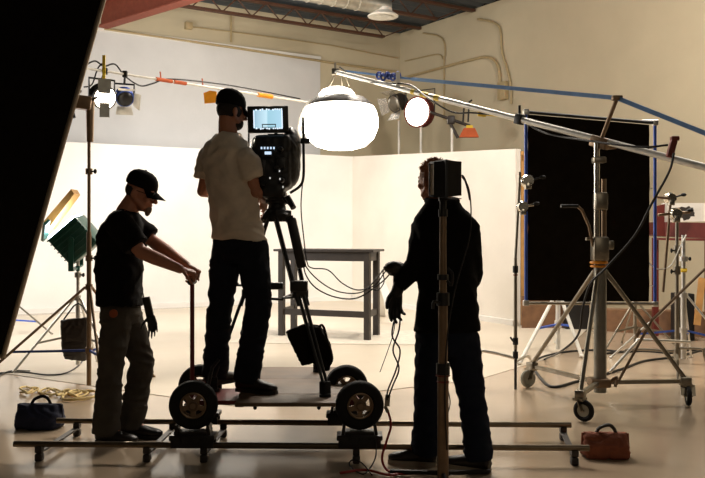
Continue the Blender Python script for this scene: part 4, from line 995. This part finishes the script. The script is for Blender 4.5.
# stands for it
b1 = V((515.5-CX)*7.5/F, 7.5, 0)
cs1 = thing('flag_frame_stand', 'thin metal stand at the left edge of the framed black flag', 'light stand', b1)
k = MB(); k.cone(b1+V(0,-.0,.0), b1+V(0,0,.9), .012, .014); k.build('lower_pole', M['darkwood'], cs1)
k = MB(); k.cone(b1+V(0,0,.35), b1+V(.0,0,1.15), .016, .014); k.cone(b1+V(.0,0,1.15), P(520,172,7.5), .012); k.build('upper_pole', M['steel'], cs1)
k = MB(); k.tube([b1+V(0,0,.27), b1+V(-.25,.0,.33), b1+V(-.31,0,.3), b1+V(-.36,-.04,.012)], .013, 8, 3); k.build('leg', M['alu'], cs1)
k = MB(); k.tube([b1+V(0,0,.24), b1+V(.14,.22,.26), b1+V(.2,.32,.2), b1+V(.24,.42,.012)], .013, 8, 3); k.build('leg', M['alu'], cs1)
k = MB()
for z in (.3,.42,1.05): k.cone(b1+V(0,0,z-.03), b1+V(0,0,z+.03), .024)
build_each(k, 'collar', M['black'], cs1)
k = MB(); k.torus(b1+V(0,0,1.0), V(0,0,1), .016, .006, 16, 6); k.torus(b1+V(0,0,1.03), V(0,0,1), .016, .006, 16, 6); build_each(k, 'red_tape', M['tape'], cs1)
k = MB(); k.tube([b1+V(0,-.02,.4), b1+V(-.03,-.03,.43), b1+V(-.05,-.03,.46)], .009, 8, 3); k.build('knob', M['black'], cs1)
griphead('grip_clamp', 'upper chrome clamp on the left side of the framed black flag', P(528,181,7.5), s=1.5); griphead('grip_clamp', 'lower chrome clamp joining the left stand to the framed flag', P(523,207,7.48), s=1.4)
k = MB(); k.cone(P(516,207,7.5), P(534,205,7.46), .013); tag(k.build('clamp_rod', M['chrome']), 'short rod between left stand and framed flag', 'rod')
b2 = V((677-CX)*8.25/F, 8.25, 0)
cs2 = cstand('flag_frame_stand', 'dark metal stand at the right side of the framed black flag', b2, 1.58, 'steel', ((-15,.3),(160,.6),(250,.45)), kn=(1.0,1.2), r=.019)
griphead('grip_clamp', 'upper chrome clamp holding the right side of the framed flag', P(671,198,8.1), s=1.4); griphead('grip_clamp', 'lower chrome clamp on top of the dark right stand', P(676,214,8.1), s=1.6)
k = MB(); k.cone(P(656,197,8.05), P(676,199,8.1), .014); k.cone(P(671,197,8.12), P(663,292,8.12), .013); k.cone(P(658,215,8.1), P(690,212,8.1), .014); tag(k.build('grip_rods', M['brownsteel']), 'bent pair of rods linking the right stand to the framed flag', 'rod')
cable([P(648,262,8.0), P(655,268,8.05), P(663,269,8.1), P(672,264,8.15), P(681,245,8.2), P(686,235,8.3)], .006, 'white cord looping between the framed flag and the right stands', 'whitemetal')
b3 = V((683.5-CX)*9.0/F, 9.0, 0)
cs3 = stand('tape_banded_stand', 'silver stand with a yellow band beside the dark right flag stand', 'light stand', b3, 1.35, 'alu', .024, ((-35,.6),(150,.75),(60,.5)), .72, .35, (1.1,), brace='bluetube')
k = MB(); k.torus(b3+V(0,0,.98), V(0,0,1), .028, .012, 20, 6); k.cone(b3+V(0,0,.96), b3+V(0,0,1.0), .035); k.build('yellow_band', M['yellow'], cs3)
# diagonal prop from boom stand base to right
k = MB(); k.cone(cc+V(.12,-.12,.2), P(652,320,6.9), .011); k.cone(P(652,320,6.9), P(712,262,7.2), .011); k.cone(P(640,330,6.88), P(636,337,6.87), .016); tag(k.build('diagonal_rod', M['brownsteel']), 'thin brown rod slanting up to the right from the boom stand base', 'rod')
k = MB(); k.tube([P(610,372,7.6), P(636,343,7.7), P(642,340,7.7), P(690,342,7.9)], .014, 8, 2); tag(k.build('stand_leg_rod', M['alu']), 'bent silver rod low on the floor right of the boom stand', 'rod')
# white stand behind framed flag
b4 = V((558-CX)*9.9/F, 9.9, 0)
ws = thing('white_tripod_stand', 'sturdy white tripod stand with blue braces behind the framed black flag', 'light stand', b4)
k = MB(); k.cone(b4+V(0,0,.03), b4+V(0,0,1.9), .027); k.build('pole', M['whitemetal'], ws)
for e in (FL(519,364,.012), FL(582,357,.012), b4+V(.15,.7,.012)):
    k = MB(); k.cone(b4+V(0,0,.72), e, .02); k.ell(e+V(0,0,.012), (.03,.03,.02)); k.build('leg', M['whitemetal'], ws)
    k = MB(); k.bar(b4+V(0,0,.32), (b4+V(0,0,.72)).lerp(e,.55), .03, .02); k.build('brace', M['bluetube'], ws)
k = MB(); k.cone(b4+V(0,0,.28), b4+V(0,0,.36), .04); k.cone(b4+V(0,0,.68), b4+V(0,0,.78), .045); build_each(k, 'collar', M['whitemetal'], ws)
stand('dark_background_stand', 'dark tripod stand between the framed flag and the speaker, legs near the cables', 'light stand', V((635-CX)*10.2/F,10.2,0), 1.0, 'steel', .016, ((210,.5),(330,.5),(90,.5)), .55, .25, (.8,))
# cables on the floor at right
cable([FL(528,368,.01), FL(540,358,.01), FL(565,352,.01), FL(600,350,.01), FL(625,352,.01), FL(650,350,.01)], .013, 'black cable bundle lying behind the boom stand')
cable([FL(533,368,.01), FL(545,383,.01), FL(556,387,.01), FL(575,382,.01), FL(596,377,.01), FL(625,368,.01), FL(645,361,.01), FL(680,356,.01), FL(715,346,.01)], .014, 'thick black cable snaking right across the floor past the casters')
cable([FL(600,354,.01), FL(640,351,.01), FL(670,353,.01), FL(690,350,.01), FL(712,352,.01)], .014, 'thick black cable running right behind the dark stand legs')

# ------------------------------------------------------------------ background at right
def slab(name, lab, cat, pts, th, m):
    k = MB(); k.prism(pts, V(0,th,0)); return tag(k.build(name, M[m], smooth=False), lab, cat)
sp0 = thing('loudspeaker', 'tall black speaker cabinet standing at the back right', 'speaker', FL(684,341))
c = FL(687,341); k = MB(); k.box(c+V(0,.15,.3), (.21,.28,.6), bev=.012); k.build('cabinet', M['black'], sp0)
k = MB(); k.box(c+V(0,.005,.32), (.17,.012,.5)); k.build('grille', M['rubber'], sp0)
bn = thing('red_workbench', 'dark red steel bench with pale front panel against the right wall', 'workbench', V(4.55,11.9,0))
bd_ = 11.4
k = MB(); k.prism([P(659,222,bd_), P(722,223,bd_-.5), P(722,239,bd_-.5), P(659,236,bd_)], V(0,.5,0)); k.build('beam', M['maroon'], bn, smooth=False)
k = MB(); k.prism([P(662,203,bd_), P(722,203,bd_-.5), P(722,221,bd_-.5), P(664,222,bd_)], V(0,.04,0)); k.build('front_panel', M['flatR'], bn, smooth=False)
k = MB(); k.prism([P(657,206,bd_-.05), P(665,204,bd_-.05), P(664,236,bd_-.05), P(657,236,bd_-.05)], V(0,.06,0)); k.build('end_plate', M['maroon'], bn, smooth=False)
k = MB(); sc_ = P(685,213,bd_-.2-.12); poly = []
for i in range(26):
    a = 2*math.pi*i/26; r__ = .085+.012*math.sin(i*2.7)+.012*math.sin(i*5.1); poly.append(sc_+V(math.cos(a)*r__*1.25, math.cos(a)*r__*-.5, math.sin(a)*r__))
k.prism(poly, V(0,-.006,0)); k.build('dark_splotch', M['darkwood'], bn, smooth=False)
k = MB(); k.bar(P(657,239,bd_-.02), P(722,240,bd_-.5), .05, .03); k.build('lower_rail', M['maroon'], bn, smooth=False)
k = MB()
for px in (662, 716): 
    q = P(px,238,bd_-.2); k = MB(); k.box(V(q.x,q.y+.25,q.z/2), (.07,.07,q.z)); k.build('leg', M['maroon'], bn, smooth=False)
slab('plywood_panel', 'orange brown wooden panel standing low between the white wall end and the framed flag', 'panel', [P(522,296,12.4), P(566,298,12.4), P(566,329,12.4), P(522,328,12.4)], .04, 'timber')
q = FL(534,324); k = MB(); k.lathe([(.12,0),(.15,.02),(.16,.26),(.13,.28)], q, V(0,0,1)); tag(k.build('bucket', M['teal']), 'teal plastic bucket by the wooden panel under the framed flag', 'bucket')
k = MB(); k.box(FL(579,330)+V(0,.2,.3), (.34,.3,.6), bev=.02); tag(k.build('equipment_case', M['black']), 'black upright case behind the boom stand column', 'case')
k = MB(); k.bar(FL(548,322)+V(0,.1,.22), FL(548,322)+V(.5,.1,.22), .2, .44, bev=.02); tag(k.build('wooden_crate', M['darkwood']), 'dark brown crate low under the framed black flag', 'crate')
k = MB(); k.prism([FL(600,331)+V(0,0,.0), FL(706,338)+V(0,0,.0), FL(706,338)+V(0,0,.34), FL(600,331)+V(0,0,.3)], V(0,.3,0)); tag(k.build('lumber_stack', M['timber'], smooth=False), 'low stack of brown timber along the foot of the right wall', 'timber')
k = MB(); k.bar(P(697,325,10.8), P(702,278,10.9), .08, .03, up=V(0,1,0)); tag(k.build('wood_board', M['wood'], smooth=False), 'narrow pale board leaning at the right edge', 'board')

# repeats of one kind share a group
GR = {'cable':'cables of the film set','light stand':'stands around the set','clamp':'chrome clamps on the framed flag','sandbag':'sandbags by the track ends','conduit':'conduits on the building walls','roof joist':'joists under the roof','studio lamp':'lamps of the film set','person':'film crew','junction box':'electrical boxes on the walls','flag':'black cloth flags','rod':'rods on the grip stands'}
for o in bpy.data.objects:
    if o.parent is None and 'category' in o and o['category'] in GR: o['group'] = GR[o['category']]
# ------------------------------------------------------------------ light
def area(name, loc, tgt, sx, sy, pw, col):
    l_ = bpy.data.lights.new(name, 'AREA'); l_.shape = 'RECTANGLE'; l_.size = sx; l_.size_y = sy; l_.energy = pw; l_.color = col
    o = bpy.data.objects.new(name, l_); COL.objects.link(o); o.location = loc; o.rotation_euler = (Vector(tgt)-Vector(loc)).to_track_quat('-Z','Y').to_euler(); return o
def spot(name, loc, tgt, pw, ang, col, r=.15, blend=.6):
    l_ = bpy.data.lights.new(name, 'SPOT'); l_.energy = pw; l_.spot_size = R(ang); l_.spot_blend = blend; l_.shadow_soft_size = r; l_.color = col
    o = bpy.data.objects.new(name, l_); COL.objects.link(o); o.location = loc; o.rotation_euler = (Vector(tgt)-Vector(loc)).to_track_quat('-Z','Y').to_euler(); return o
WARM = (1,.86,.66); NEUT = (1,.965,.92)
area('key_softbox', (-6.0,10.0,2.6), (-.5,15.5,1.3), 1.8, 1.8, 270, NEUT)                # big source hidden behind the huge flag
spot('overhead_spot_left', (-1.8,11.4,5.3), (-1.8,15.2,0.9), 690, 85, NEUT, .25)  # added unseen spot, brightens the left set wall
spot('overhead_spot_right', (.2,12.0,5.3), (1.2,14.2,0.4), 480, 85, (1,.94,.87), .25)  # second added spot, also unseen, for the right set wall
spot('hanging_lamp_beam', (c1_.x+.1,c1_.y-.15,c1_.z-.05), (.5,5.6,0), 250, 80, (1,.9,.75), .1)
spot('fresnel_beam', P(410,112,17.0), (-3,12,1), 400, 60, (1,.9,.75), .15)
spot('green_lamp_beam', gl+ga*.35+V(0,0,.0), gl+ga*3, 60, 120, (.9,.95,1), .15)
area('right_wall_fill', (4.2,8.5,5.7), (3.8,13,1.5), .8, .8, 290, (1,.93,.84))  # unseen fill added to lift the right wall
area('front_fill', (2.5,-2.2,4.6), (0,7,.8), 1.6, 1.6, 30, WARM)  # weak warm fill added behind the camera, no fitting there
area('floor_fill', (1.0,10.5,5.75), (.6,4.9,0), 1.2, 1.2, 420, (1,.9,.78))  # added high fill that brightens the foreground floor
area('upper_wall_fill', (-1.5,13.6,5.2), (-3.2,18.6,4.2), 1.0, 1.0, 85, (1,.94,.86))  # fill added for the upper back wall, source unseen
spot('floor_fill_spot', (-1.0,12.6,5.6), (-.2,7.2,0), 700, 60, (1,.92,.8), .3, .8)  # extra spot added to brighten the floor, no lamp built for it
w = bpy.data.worlds.new('world'); scene.world = w; w.use_nodes = True
w.node_tree.nodes['Background'].inputs[0].default_value = (.9,.75,.55,1); w.node_tree.nodes['Background'].inputs[1].default_value = .02

# ------------------------------------------------------------------ camera
cd = bpy.data.cameras.new('camera'); co = bpy.data.objects.new('camera', cd); COL.objects.link(co)
co.location = (0,0,CH); co.rotation_euler = (R(90),0,0)
cd.sensor_width = 36; cd.lens = F/705*36; cd.shift_y = -(239-HY)/705; cd.clip_end = 200; cd.clip_start = .05
scene.camera = co
vs = scene.view_settings; vs.view_transform = 'Standard'; vs.look = 'None'; vs.gamma = 1; vs.exposure = .1; vs.use_curve_mapping = False
